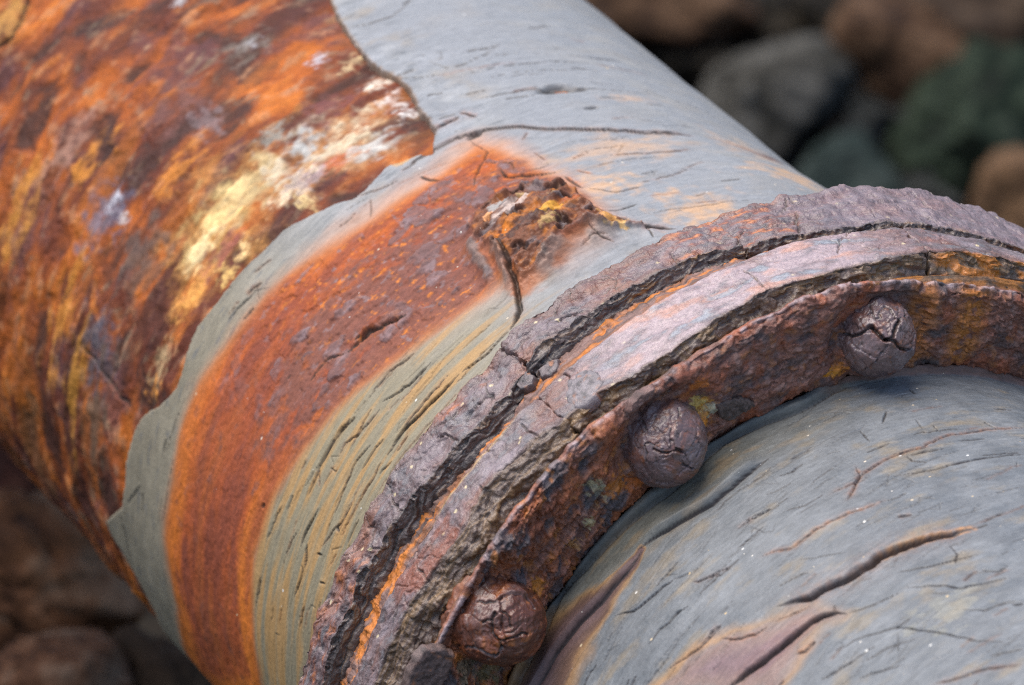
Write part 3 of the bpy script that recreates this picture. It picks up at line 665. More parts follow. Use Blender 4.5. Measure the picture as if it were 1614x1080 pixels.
def build_front():
    s = axis_pts((56, 110, 0.40), (110, 245, 0.46), (245, 300, 3), (300, 900, 15))
    Y = axis_pts((-471.2, -200, 3), (-200, -172, .8), (-172, 70, 0.33), (70, 110, 1), (110, 471.2, 4))
    F = Field(s, Y)
    x, y = F.x, F.y
    rng = np.random.RandomState(5)
    F.h += 0.8 * fbm(x / 40, y / 60, 3, 51)
    grain = fbm(x / 1.5, y / 20, 4, 52)
    F.h += .07 * grain + .10 * fbm(x / .9, y / 1.6, 3, 53) + .22 * fbm(x / 5, y / 12, 4, 54)
    # rolled lip along the flange, with the crease that ends it
    cre = np.asarray(CREASE)
    o_ = np.argsort(cre[:, 1])
    cs = np.interp(y, cre[o_, 1], cre[o_, 0]) + .35 * gn(y / 5, y / 9, 55)
    lipm = ss(-185, -160, y) * ss(16, -10, y)
    q = cs - x
    F.h += lipm * np.where(q > 0, 3.0 * np.sqrt(np.clip(1 - ((q - 2.9) / 3.0) ** 2, 0, 1)), 0)
    F.h -= lipm * 1.0 * np.exp(-(q / .7) ** 2)
    F.crack = np.maximum(F.crack, lipm * np.exp(-(q / .6) ** 2) * .6)
    F.h += 3.6 * ss(.3, 3.5, q + .8 * fbm(x / 2, y / 14, 3, 167)) * ss(-14, 4, y)
    # big folds
    for pts, w_, hh, dep in ((FOLD, 5.5, 2.2, 1.6), (FOLD3, 4.2, 2.0, 1.3)):
        p = np.asarray(pts)
        d, t, side = segdist(x, y, p)
        env = ss(0, .15, t) * ss(1, .8, t) if pts is FOLD else ss(0, .3, t)
        sgn = np.where(x < np.interp(y, p[::-1, 1], p[::-1, 0]), 1, 0)
        F.h += env * sgn * hh * np.minimum(1, (d / 2.6)) * np.exp(-(d / (w_ * 1.3)) ** 2) * 1.25
        F.carve(wiggle(p, .12, 3, rng), 1.3, dep, taper=True, jag=0)
    F.carve(GASH, 2.5, 4.5, lip=.5, rust=.5, jag=.25)
    F.carve(wiggle(GASH2, .25, 3, rng), 1.9, 3.4, lip=.4, rust=.3, jag=.2)
    for pts, hw, dep, ru in F_CRACKS:
        F.carve(wiggle(pts, .2, 2.2, rng), hw, dep, lip=.10 + .1 * dep, rust=ru)
    for k_ in range(300):
        x0, y0 = rng.uniform(70, 250), rng.uniform(-170, 75)
        n_ = max(6, int(rng.gamma(2.0, 8) / 1.4))
        step = np.cumsum(rng.normal(0, .22, n_)) * .7 + rng.normal(0, .15, n_) - np.arange(n_) * 1.4 * rng.normal(.07, .08)
        pts = np.stack([x0 + step, y0 + np.arange(n_) * 1.4], 1)
        if x0 < 84 and rng.rand() < .85:
            continue
        big = rng.rand() < .12
        F.carve(pts, rng.uniform(.22, .34) + .2 * big, rng.uniform(.2, .5) + .5 * big, lip=.10, rust=(rng.rand() < .15) * .4)
        if rng.rand() < .3:
            q0 = pts[rng.randint(1, n_ - 1)]
            F.carve(np.stack([q0, q0 + [rng.normal(0, 1.6), rng.uniform(1, 4)], q0 + [rng.normal(0, 2.5), rng.uniform(3, 8)]]), .22, .4, lip=.06)
    cl = fbm(x / 22, y / 32, 4, 56)
    c = full(x.shape, (.138, .146, .154))
    c = mix(c, (.190, .198, .206), ss(-.1, .5, cl) * .5)
    c = mix(c, (.10, .11, .12), ss(.0, .5, fbm(x / 8, y / 18, 4, 57)) * .5)
    olive = ss(26, 2, x - cs) * ss(25, -60, y)
    c = mix(c, (.150, .140, .105), olive * .85)
    c = mix(c, (.30, .19, .085), ss(.1, .5, fbm(x / 7, y / 25, 4, 58)) * olive * .5)
    c = mix(c, (.24, .18, .105), ss(.08, .6, fbm(x / 12, y / 30, 5, 158, .6)) * .5)
    c = mix(c, (.10, .105, .098), lipm * ss(-.6, .6, q) * ss(9, 5, q) * .8)
    c = mix(c, (.15, .080, .062), ss(.2, 1.2, q + .8 * fbm(x / 2, y / 14, 3, 167)) * ss(-14, 4, y) * .9)
    # rust bleeding from the folds
    d, t, _ = segdist(x, y, np.asarray(FOLD3))
    dn = d + 2.5 * fbm(x / 7, y / 16, 3, 59)
    wv = 2.0 + 15 * ss(0, .9, t)
    c = mix(c, (.34, .185, .07), ss(1.3, .7, dn / wv) * .85)
    c = mix(c, (.115, .068, .058), ss(.95, .45, dn / wv) * .9)
    c = mix(c, (.13, .085, .095), ss(.5, .2, dn / wv) * .5)
    st2 = inside(x, y, [(124.3,-132.5),(126.3,-123.7),(127.9,-113.8),(131.8,-104.2),(137.3,-97.3),(145.8,-84.6),(151.9,-71.8),(160.5,-67.2),(165.4,-66.9),(161.4,-73.8),(163.5,-81.4),(166.8,-92.2),(169.3,-102.9)]) + 2.2 * fbm(x / 6, y / 14, 3, 60)
    c = mix(c, (.34, .19, .085), ss(-5, 1, st2) * ss(3, -1, st2) * ss(-40, -110, y) * .9)
    c = mix(c, (.225, .145, .12), ss(-1, 4, st2) * .85)
    c = mix(c, (.16, .105, .115), ss(3, 11, st2 + 3 * fbm(x / 5, y / 30, 3, 65)) * .8)
    c = c * (1 + .22 * fbm(x / 5, y / 11, 5, 66, .6) + .08 * fbm(x / 1.4, y / 3, 3, 67))[..., None]
    c = mix(c, (.30, .28, .21), ss(.2, .6, blob(x, y, [(189.5,-41.5)][0], 10, 18, 1.0, 9)) * .3)
    c = mix(c, (.40, .16, .06), F.rust * .9)
    d, t, side = segdist(x, y, GASH)
    c = mix(c, (.42, .20, .07), ss(2.4, 1.4, d) * ss(.3, .6, t) * (.4 + .5 * gn(x / 2, y / 2, 64)))
    c = mix(c, (.028, .022, .022), F.crack * .85)  # near-black crack fill, dirt and painted shade in one
    c = c * (1 + .10 * grain)[..., None]
    F.h -= 6 * ss(62, 56, x)
    rough = .5 + .12 * cl
    return F, c, rough


F, c, rough = build_front()
P = place(F.x, 144.5 + F.h, F.y / 150 * 57.29578)
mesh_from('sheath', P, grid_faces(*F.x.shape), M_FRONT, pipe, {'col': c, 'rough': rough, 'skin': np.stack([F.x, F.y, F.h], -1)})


# ------------------------------------------------------------------ flange: swept slabs of rusted iron
def sweep(name, th, ctrl, counts, hfun, cfun, mat, smooth=2, end0=None, end1=None, parent=None, seed=0):
    """ctrl: profile corners (s, r) in mm, each an array over th; the skin between them is pushed out by hfun"""
    th = np.asarray(th, float)
    cs = np.array([[np.broadcast_to(a, th.shape), np.broadcast_to(b, th.shape)] for a, b in ctrl])
    rows = [cs[0]]
    seg = [0]
    for i, n_ in enumerate(counts):
        for k_ in range(1, n_ + 1):
            rows.append(cs[i] + (cs[i + 1] - cs[i]) * k_ / n_)
            seg.append(i + k_ / n_)
    A = np.array(rows)
    for _ in range(smooth):
        B = A.copy()
        B[1:-1] = .25 * A[:-2] + .5 * A[1:-1] + .25 * A[2:]
        A = B
    S, R = A[:, 0], A[:, 1]
    TH = np.broadcast_to(th, S.shape).copy()
    nt = len(seg)
    T = np.concatenate([[0], np.cumsum(np.hypot(np.diff(S.mean(1)), np.diff(R.mean(1))))])[:, None] * np.ones_like(S)
    T = T.astype(np.float32)
    if end0 is not None:
        TH += (end0 * fbm(T[:, :1] / 6, T[:, :1] * 0 + seed, 4, 70 + seed)) * np.exp(-(th - th[0]) / 1.2)
    if end1 is not None:
        TH += (end1 * fbm(T[:, :1] / 6, T[:, :1] * 0 + seed + 5, 4, 75 + seed)) * np.exp(-(th[-1] - th) / 1.2)
    Ym = (TH * 3.27).astype(np.float32)
    sg = np.array(seg)[:, None] * np.ones_like(S)
    P0 = place(S, R, TH)
    du, dv = np.gradient(P0, axis=0), np.gradient(P0, axis=1)
    nr = np.cross(du, dv)
    nr /= np.linalg.norm(nr, axis=-1, keepdims=True) + 1e-12
    rad = P0 - np.array([0, 0, OZ]) - ((P0 - np.array([0, 0, OZ])) @ AX)[..., None] * AX
    mid = np.argmax(R[:, 0])
    if (nr[mid] * rad[mid]).sum() < 0:
        nr = -nr
        flip = True
    else:
        flip = False
    h = hfun(T, Ym, S, R, sg, TH)
    P = P0 + nr * (h * .001)[..., None]
    c, rough = cfun(T, Ym, S, R, sg, TH, h)
    sk = np.stack([T, Ym, h], -1)
    cols = [P]
    def endcap(j, Pj):
        out = []
        rj = Pj - np.array([0, 0, OZ]); rj = rj - (rj @ AX)[:, None] * AX
        ur = rj / np.linalg.norm(rj, axis=1, keepdims=True)
        tg = np.cross(AX, ur) * (1 if j else -1)
        tg = tg * np.sign((tg * (P[:, -1 if j else 0] - P[:, -2 if j else 1])).sum())
        cen = Pj.mean(0)
        for dr, dt in ((.0006, .0004), (.002, .0007), (.006, .0008), (.016, .0004)):
            out.append(Pj - ur * dr + tg * dt + (cen - Pj) * min(.5, dr * 18))
        return out
    c_l, r_l, s_l = [c], [rough], [sk]
    if end0 is not None:
        e = endcap(0, P[:, 0])
        cols = [np.stack(e[::-1], 1)] + cols
        c_l = [np.repeat(c[:, :1] * .6, 4, 1)] + c_l; r_l = [np.repeat(rough[:, :1], 4, 1)] + r_l; s_l = [np.repeat(sk[:, :1], 4, 1) + np.array([[[0, -.7 * (4 - k_), 0] for k_ in range(4)]])] + s_l
    if end1 is not None:
        e = endcap(1, P[:, -1])
        cols = cols + [np.stack(e, 1)]
        c_l.append(np.repeat(c[:, -1:] * .6, 4, 1)); r_l.append(np.repeat(rough[:, -1:], 4, 1)); s_l.append(np.repeat(sk[:, -1:], 4, 1) + np.array([[[0, .7 * (k_ + 1), 0] for k_ in range(4)]]))
    P = np.concatenate(cols, 1)
    at = {'col': np.concatenate(c_l, 1), 'rough': np.concatenate(r_l, 1), 'skin': np.concatenate(s_l, 1)}
    return mesh_from(name, P, grid_faces(P.shape[0], P.shape[1], flip=flip), mat, parent or pipe, at)


def itp(th, pairs):
    p = np.array(pairs)
    return np.interp(th, p[:, 0], p[:, 1])


def rag(th, amp, seed, f=1.0, o=4):
    t = np.asarray(th, np.float32)
    return amp * (fbm(t * f / 1.6, t * 0 + seed, o, 80 + seed, .45))


def scale_h(T, Y, seed, a=1.0, flat=1.0):
    wx, wy = T + 1.6 * gn(T / 4, Y / 5, seed + 3), Y + 2.2 * gn(T / 4, Y / 6, seed + 4)
    f1, f2, _ = cells(wx / 9, wy / 14, seed)
    cr = ss(.05, .0, f2 - f1) * ss(-.1, .3, gn(T / 15, Y / 25, seed + 9))
    t = fbm(wx / 6, wy / 11, 4, seed + 1)
    return a * (1.0 * fbm(T / 10, Y / 15, 3, seed) + .50 * terrace(2.0 * t, .2) * flat + .18 * fbm(T / 1.3, Y / 1.8, 4, seed + 2) - .8 * cr), cr, t


def lam_h(T, Y, seed, a=1.0):
    w = T + .5 * gn(T / 5, Y / 40, seed) + .25 * gn(T / 2, Y / 8, seed + 5)
    return a * (.55 * terrace(2.6 * fbm(w / 1.5, Y / 110, 3, seed + 1), .3) + .25 * fbm(w / .7, Y / 40, 3, seed + 2) + .3 * fbm(T / 3, Y / 5, 3, seed + 3) * ss(0, .4, gn(T / 8, Y / 20, seed + 4)))


def R0(R):
    return (R - 180) * .45


def rim_col(T, Y, TH, h, cr, seed, lilac=.5, red=.3):
    n1, n2, n3 = fbm(T / 7, Y / 16, 4, seed + 11), fbm(T / 3, Y / 5, 4, seed + 12), fbm(T / 12, Y / 34, 4, seed + 13)
    c = full(T.shape, (.140, .092, .090))
    c = mix(c, (.070, .046, .042), ss(-.05, .4, n2) * .7)
    c = mix(c, LILAC, ss(-.2, .4, n1) * lilac)
    c = mix(c, (.20, .19, .205), ss(.15, .5, n2 - n1) * .5)
    c = mix(c, (.19, .068, .038), ss(-.05, .4, n3) * min(1, red * 2.2))
    c = mix(c, (.36, .13, .04), ss(.3, .6, n3 + .4 * n2) * red)
    f1, f2, cid = cells(T / 5.5, Y / 7, seed + 14)
    c = mix(c, (.62, .50, .30), (f1 < .10 * (cid > .8) + .03 * gn(T, Y, 3)) * 1.0 * (cid > .8))
    c = mix(c, GAP, cr * .8)
    return c * .86, .36 + .14 * n2 + .06 * n1


def in_view(th0, th1, fine=.115, coarse=1.2):
    a, b = max(th0, -78), min(th1, 36)
    segs = []
    if th0 < -78:
        segs.append((th0, min(th1, -78), coarse))
    if b > a:
        segs.append((a, b, fine))
    if th1 > 36:
        segs.append((max(th0, 36), th1, coarse))
    return axis_pts(*segs)


RA = [(-180, 187), (-62, 187), (-52, 187.3), (-42, 186.6), (-33, 185.6), (-31.9, 185.6), (-31.7, 189.2), (-25, 188.6), (-12, 187.2), (-5, 186.6), (2, 187.4), (17, 188.2), (30, 187), (180, 187)]
SA = [(-180, 15), (-65, 14), (-55.8, 14.7), (-47, 18), (-42.7, 19.2), (-36, 18.5), (-32, 17.5), (-28.7, 15.6), (-20, 16.5), (-12.9, 17.0), (-7, 19), (-4, 23), (1, 26), (4.5, 28.0), (10, 30), (16, 33), (24.6, 38), (36, 40), (180, 40)]
SB0 = [(-180, 31), (-60, 31.5), (-44, 31.7), (-30, 31), (-15, 29.2), (-6, 30), (4, 31), (15, 34.2), (27, 42.6), (36, 45), (180, 45)]
SB1 = [(-180, 44), (-66, 43.5), (-59.3, 44.1), (-48.3, 47.5), (-44, 43), (-40, 45), (-36.4, 46), (-33.4, 49.5), (-29, 50.5), (-25, 54.5), (-19.8, 55.9), (-6.7, 51.2), (-.86, 54.8), (7, 54.5), (14.4, 52.4), (20, 53), (27, 55), (36, 57), (180, 57)]
RB = [(-180, 186), (-60, 186.8), (-45, 187.2), (-20, 187), (-6, 187), (8, 187.6), (13, 187.8), (25, 186.5), (36, 186), (180, 186)]
RC = [(-180, 184), (-62, 183), (-55, 183.5), (-48, 185), (-41, 186), (-33, 187), (-26, 185.0), (-21.5, 183.6), (-10, 184.6), (-.6, 185.5), (6, 183), (10, 181), (14.7, 178.8), (25, 177.6), (36, 177), (180, 178)]


def ring_back(th0, th1, seed, **kw):
    th = in_view(th0, th1)
    R = itp(th, RA) + rag(th, 1.2, seed, .5, 2)
    sa = itp(th, SA) + rag(th, 1.5, seed + 1) + rag(th, 1.0, seed + 31, .4)
    s0 = rag(th, 1.1, seed + 2)
    def hf(T, Y, S, Rr, sg, TH):
        h, kw['cr'], kw['t'] = scale_h(T, Y, 3)
        rim = ss(.85, 1.05, sg) * ss(2.05, 1.9, sg)
        h2 = lam_h(S * 1.9 + R0(Rr), Y, 4)
        kw['rim'] = rim
        k1 = 0
        for p, w_ in (([(10.5,-26.3),(10.4,-25.2),(13.3,-23.2)], .7), ([(10.1,-11.3),(16,-11.5),(21.8,-12)], .7), ([(19.9,-5.1),(15,-3.4),(13.9,-2.8)], .8), ([(8.6,3.3),(2.8,4.7)], .7), ([(12.2,4),(19.2,2.8),(25.6,2)], .9), ([(1.1,-51),(9.3,-52),(17.7,-52.1),(20.3,-51.9)], .7),
                      ([(8.2,-43.7),(11.9,-42.7),(18,-42.4),(20.4,-42.8)], .7), ([(13.2,-36.1),(13.1,-37.5),(11.6,-39.4),(13.6,-40.3)], .6), ([(16.9,-51.3),(18.9,-49.7)], .8), ([(11.7,-57.5),(17.4,-56.1),(18.8,-54.5)], .7), ([(-8.3,39.3),(18.1,34.4)], 1.0), ([(5.5,21.3),(12.5,20.5),(20.1,20.8)], .7), ([(4.1,-56.1),(7.2,-54.9)], .6)):
            q = np.asarray(p); q = np.stack([q[:, 0], q[:, 1] * 3.27], 1)
            d, t, _ = segdist(S.astype(np.float32), Y, wiggle(q, .35, 1.2, rs))
            w_ = w_ * .62 * (1 + .5 * gn(T / 1.5, Y / 1.5, 77)) * np.sqrt(np.clip(4 * t * (1 - t), .15, 1))
            k1 = np.maximum(k1, np.clip(1.2 - d / np.maximum(w_, .1), 0, 1))
        kw['k1'] = k1
        return (h * rim + (h2 + .6 * fbm(T / 4, Y / 7, 5, 109, .6)) * (1 - rim)) - 1.6 * k1 * rim
    def cf(T, Y, S, Rr, sg, TH, h):
        c, r = rim_col(T, Y, TH, h, kw['cr'], 3, .55, .25)
        red = ss(-14, -8, TH) * ss(6, -2, TH) + .8 * ss(-45, -41, TH) * ss(-33, -38, TH) * ss(10, 3, S) + .6 * ss(-56, -60, TH)
        n = fbm(T / 4, Y / 9, 4, 17)
        c = mix(c, (.23, .075, .045), red * ss(-.2, .35, n) * .85)
        c = mix(c, (.50, .17, .045), red * ss(.2, .5, n) * .8)
        c = mix(c, (.17, .10, .07), ss(5, -1, S) * .4)
        c = mix(c, (.19, .14, .155), ss(0, 10, TH) * .6)
        nl = fbm((S * 1.9 + R0(Rr)) / 1.2, Y / 60, 3, 18)
        cl = full(T.shape, (.105, .078, .070))
        cl = mix(cl, (.040, .030, .028), ss(.0, .35, nl) * .85)
        cl = mix(cl, (.19, .115, .065), ss(.15, .5, -nl) * .8)
        cl = mix(cl, (.30, .15, .04), ss(.25, .5, fbm(T / 2.5, Y / 18, 4, 19)) * ss(-34, -20, TH) * .7)
        c = c * kw['rim'][..., None] + cl * (1 - kw['rim'])[..., None]
        c = mix(c, GAP, kw['k1'] * .7)
        return c, r
    return sweep('flange_slab', th, [(s0 + .5, 148.0), (s0, R), (sa, R), (sa + .5 + rag(th, .5, seed + 8), R - 1.6), (itp(th, SA) + 1.6 + rag(th, 1.3, seed + 4, .5, 3), R - 2.4), (itp(th, SA) + 2.0 + rag(th, 1.0, seed + 9, .6, 3), R - 4.4), (itp(th, SA) + 3.2 + rag(th, 1.0, seed + 4, .5, 3), R - 5.0), (itp(th, SA) + 7, 172)], (8, 44, 6, 5, 7, 4, 10), hf, cf, M_RIM, end0=.5, end1=.5, seed=seed)


def ring_mid(th0, th1, seed, **kw):
    th = in_view(th0, th1)
    R = itp(th, RB) + rag(th, .6, seed, .5, 2)
    s0 = itp(th, SB0) + rag(th, .5, seed + 2)
    s1 = itp(th, SB1) + rag(th, 1.1, seed + 1)
    sc = 61.0
    def hf(T, Y, S, Rr, sg, TH):
        h, kw['cr'], kw['t'] = scale_h(T, Y, 6, .8, .7)
        calm = ss(-34, -22, TH) * ss(9, 3, TH)
        h = h * (1 - .45 * calm)
        rim = ss(.85, 1.05, sg) * ss(2.05, 1.9, sg)
        kw['rim'] = rim
        k1 = 0
        for p, w_ in (([(35.8,-7.1),(39.9,-6.8),(46.2,-7),(51.1,-6.9)], .8), ([(34.7,3.9),(40.6,4.5)], .5), ([(35.3,-36.6),(39.7,-36.7),(46.5,-36.3)], .7), ([(40.3,-44.2),(43,-44.4),(46.1,-43.8)], .8), ([(44.5,3),(36,4.9),(32.4,7.2)], .5), ([(36.3,-55),(43.5,-55.5),(46.8,-56.7)], .7)):
            q = np.asarray(p); q = np.stack([q[:, 0], q[:, 1] * 3.27], 1)
            d, t, _ = segdist(S.astype(np.float32), Y, wiggle(q, .35, 1.2, rs))
            w_ = w_ * .62 * (1 + .5 * gn(T / 1.5, Y / 1.5, 77)) * np.sqrt(np.clip(4 * t * (1 - t), .15, 1))
            k1 = np.maximum(k1, np.clip(1.2 - d / np.maximum(w_, .1), 0, 1))
        kw['k1'] = k1
        return h * rim + (lam_h(S * 1.7 + R0(Rr), Y, 7, .4) + 1.2 * fbm(T / 5, Y / 9, 5, 107, .6) + .9 * terrace(2 * fbm(T / 5, Y / 13, 3, 108), .2)) * (1 - rim) - 1.5 * k1 * rim
    def cf(T, Y, S, Rr, sg, TH, h):
        c, r = rim_col(T, Y, TH, h, kw['cr'] * .7, 6, .85, .2)
        calm = ss(-33, -20, TH) * ss(14, 3, TH)
        n = fbm(T / 6, Y / 14, 4, 27)
        c = mix(c, (.36, .27, .275), calm * ss(-.45, .2, n) * .85)
        c = mix(c, (.44, .22, .15), calm * ss(.1, .5, fbm(T / 7, Y / 20, 4, 28)) * .7)
        c = mix(c, (.26, .28, .31), calm * ss(.2, .5, -n) * .7)
        red = ss(-44, -49, TH) * ss(-64, -56, TH) + .7 * ss(12.5, 14, TH) * ss(21, 15, TH)
        c = mix(c, (.22, .07, .038), red * ss(-.3, .3, n) * .85)
        c = mix(c, (.36, .22, .10), ss(1.6, .5, S - (itp(TH, SB0))) * ss(-34, -40, TH) * ss(-54, -48, TH))
        nl = fbm((S * 1.7 + R0(Rr)) / 1.2, Y / 60, 3, 29)
        cl = full(T.shape, (.105, .068, .052))
        cl = mix(cl, (.16, .095, .045), ss(-.1, .4, nl) * .8)
        cl = mix(cl, (.26, .15, .06), ss(.1, .5, fbm(T / 3, Y / 24, 4, 30)) * .6)
        cl = mix(cl, (.50, .17, .02), ss(13, 15, TH) * ss(.0, .35, fbm(T / 4, Y / 12, 4, 31) + .2) * .9)
        c = c * kw['rim'][..., None] + cl * (1 - kw['rim'])[..., None]
        c = mix(c, GAP, kw['k1'] * .75)
        return c, r - .06 * calm
    return sweep('flange_slab', th, [(s0 + 1.0, 168.0), (s0, R), (s1, R), (s1 + 1.2 + 5.5 * ss(-29, -36, th), R - 4 + rag(th, .8, seed + 6)), (np.minimum(s1 + 6 + 4 * ss(-29, -36, th), sc - 2), 176.5)], (10, 46, 18, 14), hf, cf, M_RIM, end0=.5, end1=.5, seed=seed)


for t0, t1, sd_, lb in ((-78, -31.85, 1, 'dark grey flaking slab of the back ring, lower left'), (-31.75, -4.6, 2, 'lilac grey slab overhanging the break in the back ring'), (-4.45, 36, 3, 'long violet slab crowning the back ring')):
    ring_back(t0, t1, sd_)['label'] = lb
ring_back(36.3, 281.7, 4)
for t0, t1, sd_, lb in ((-78, -33.3, 5, 'rounded grey slab of the middle ring, lower left'), (-29.6, 12.9, 6, 'smooth pale lilac slab of the middle ring'), (13.4, 36, 7, 'pinkish slab of the middle ring right of the gap')):
    ring_mid(t0, t1, sd_)['label'] = lb
ring_mid(-33.1, -29.75, 9)
ring_mid(36.3, 281.7, 8)


# layered packing seen in the gap between the rings
def packing():
    th = in_view(-180, 180)
    st = {}
    def hf(T, Y, S, R, sg, TH):
        return lam_h(S * 1.5 + R0(R), Y, 12, .7) + 1.0 * fbm(T / 4, Y / 8, 5, 13, .6) + .6 * terrace(2 * fbm(T / 4, Y / 10, 3, 113), .2) * ss(-28, -36, TH)
    def cf(T, Y, S, R, sg, TH, h):
        n = fbm(T / 2, Y / 40, 4, 14)
        c = full(T.shape, (.19, .115, .098))
        c = mix(c, (.07, .048, .042), ss(0, .4, n) * .8)
        c = mix(c, (.26, .105, .045), ss(0, .4, fbm(T / 4, Y / 30, 4, 15)) * .8)
        c = mix(c, (.52, .17, .025), ss(.05, .4, fbm(T / 3, Y / 13, 4, 16) + .5 * ss(-5, 0, TH) + .35 * ss(-53, -56, TH)) * .85)
        return c, .55 + .1 * n
    sb = itp(th, SB0)
    sa = itp(th, SA)
    sweep('gasket', th, [(sa - 4, 168.0), (sa + .5, 177.5), (np.minimum(sa + 3.0, sb - 3) + rag(th, .8, 45), 182.8 + rag(th, 1.8, 40) - 2.5 * ss(-31, -36, th)), (sb + .6, 186.0 + rag(th, .8, 41) - 2 * ss(-33, -40, th)), (sb + 3, 170)], (4, 14, 16, 4), hf, cf, M_LAM)


packing()
BOLTS = ((63.5, 162.1, 5.2, 13.8), (63.5, 160.6, -26.15, 14.5), (63.5, 164.4, -55.3, 15.6))


# the face that carries the bolts
def face_plate():
    th = in_view(-180, 180)
    Rc = itp(th, RC) + rag(th, 1.5, 50, .6, 3)
    st = {}
    def hf(T, Y, S, R, sg, TH):
        face = ss(2.7, 3.1, sg)
        st['face'] = face
        X2 = R * np.radians(TH)
        h = 1.5 * fbm(R / 11, X2 / 16, 5, 60, .6) + 1.3 * terrace(1.8 * fbm(R / 5 + .3 * gn(R / 3, X2 / 4, 61), X2 / 9, 4, 62), .22) * .7 + .45 * fbm(R / 1.8, X2 / 3.0, 4, 63)
        # flaking crust towards the lower left, ledges that run with the ring
        h += ss(-28, -40, TH) * (1.3 * terrace(1.7 * fbm(R / 6, X2 / 15, 4, 64), .15) + .9 * terrace(2.2 * fbm(R / 3, X2 / 7, 3, 65), .2))
        dip = 0
        for bs, br, bt, bR in BOLTS:
            dx = br * np.radians(TH - bt)
            dy = R - br
            d = np.hypot(dx, dy)
            q = np.exp(-((d - bR * 1.12) / 5.5) ** 2) * (.35 + .65 * ss(-.6, .8, dy / (d + 1e-3)))
            dip = np.maximum(dip, q)
            h = h + 1.6 * np.exp(-((d - bR * 1.75) / 4.5) ** 2) * ss(-.3, .5, dy / (d + 1e-3)) + 2.4 * np.exp(-((d - bR * .98) / 2.2) ** 2) * ss(.5, -.3, dy / (d + 1e-3))
        h = h * face + (1 - face) * (.5 * fbm(T / 2, Y / 12, 4, 66) + lam_h(T, Y, 67, .4))
        st['dip'] = dip * face
        return h - 3.6 * dip * face + face * .8 * np.exp(-((R - 148) / 2.5) ** 2)
    def cf(T, Y, S, R, sg, TH, h):
        X2 = R * np.radians(TH)
        n1, n2, n3 = fbm(R / 8, X2 / 14, 5, 68), fbm(R / 3, X2 / 4.5, 4, 69), fbm(R / 14, X2 / 12, 4, 71)
        c = full(T.shape, (.185, .078, .054))
        c = mix(c, (.080, .054, .052), ss(-.05, .4, n1) * .8)
        c = mix(c, (.27, .165, .14), ss(.15, .5, n2 - .3 * n1) * .55)
        c = mix(c, (.29, .082, .034), ss(.0, .45, n3) * .85)
        left = ss(-25, -36, TH)
        c = mix(c, (.29, .090, .032), left * ss(-.3, .3, n3 + .4 * n2) * .75)
        c = mix(c, (.085, .070, .074), left * ss(.1, .45, n1 - n3) * .8)
        c = mix(c, (.40, .14, .025), ss(.25, .55, fbm(R / 5, X2 / 6, 4, 72)) * (.35 + .4 * left))
        # orange wash right of the first bolt and at the far right
        for t_, w_, k_ in ((11.5, 2.2, .75), (18.5, 3.0, 1.0)):
            c = mix(c, (.36, .125, .022), ss(1.2, .2, np.abs(TH - t_ + .8 * n1 + .15 * (R - 165) * .1) / w_) * ss(-.35, .3, n2 + .2) * k_ * ss(147, 152, R))
        c = mix(c, (.060, .058, .064), ss(1.2, .3, np.abs(TH - 14.6) / 2.0) * ss(-.2, .3, n1) * .7 + ss(1.1, .3, np.abs(TH - 8.6) / 1.6) * .5)
        for p, rx, ry, rgb, k_ in (([(-19.9,163.8)], 2.0, 4.5, (.48, .22, .03), .9), ([(-20.3,157.7)], 1.0, 3.5, (.62, .23, .02), .95), ([(-20.1,166)], 1.2, 3, (.55, .38, .10), .8), ([(-19.4,174.4)], 1.5, 3, (.50, .15, .02), .8), ([(-18.8,161.4)], 1.0, 3, (.40, .42, .30), .7), ([(-20.9,180.4)], 2.4, 3.4, (.20, .06, .03), .8),
                                   ([(-1,152.3)], 1.7, 2.2, (.66, .27, .02), .95), ([(0.1,152.8)], 1.3, 3, (.45, .16, .02), .8), ([(10.9,151.3)], .6, 1.2, (.50, .46, .25), .8), ([(-35.8,166.9)], 1.2, 6.5, (.42, .37, .22), .8), ([(-39.4,157.8)], .9, 3, (.45, .38, .2), .8), ([(-33.6,160.4)], 1.9, 5, (.45, .15, .02), .9),
                                   ([(-32.1,155.5)], 1.4, 3.5, (.40, .11, .02), .9), ([(-36.9,164)], 1.4, 6, (.05, .05, .055), .7), ([(-49.6,158.5)], 1.2, 4, (.46, .17, .02), .9), ([(-42.7,156.4)], .8, 4, (.55, .26, .08), .7), ([(-42.4,175.5)], 4.0, 8, (.20, .055, .022), .8), ([(-52.8,204.3)], 1.0, 3, (.52, .16, .03), .9),
                                   ([(-45.4,193.7)], 2.2, 4.5, (.26, .12, .045), .7), ([(-50.6,202.8)], 1.6, 3.5, (.34, .24, .25), .8), ([(-48.1,203.6)], 1.6, 3.5, (.30, .24, .26), .7), ([(5.2,184.3)], 1.2, 1.5, (.42, .2, .06), .8), ([(-62.5,157.6)], 3, 5, (.13, .10, .045), .9), ([(-63,166.6)], 3, 5, (.11, .085, .05), .9)):
            b = ss(0, .5, blob(TH.astype(np.float32), R.astype(np.float32), p[0], rx, ry, .9, int(ry * 5)))
            c = mix(c, rgb, b * k_ * st['face'])
        c = mix(c, (.33, .26, .27), ss(2.2, 2.7, sg) * ss(3.45, 3.0, sg) * ss(-.35, .3, n2 + .25 * fbm(T / 3, Y / 20, 3, 73)) * .75)
        c = mix(c, (.13, .085, .05), ss(2.2, 1.7, sg) * .8)
        c = mix(c, (.42, .16, .03), ss(2.2, 1.7, sg) * ss(.1, .4, fbm(T / 3, Y / 12, 4, 74) + .25 * ss(12, 15, TH)) * .8)
        return c, .46 + .12 * n2 + .05 * n1
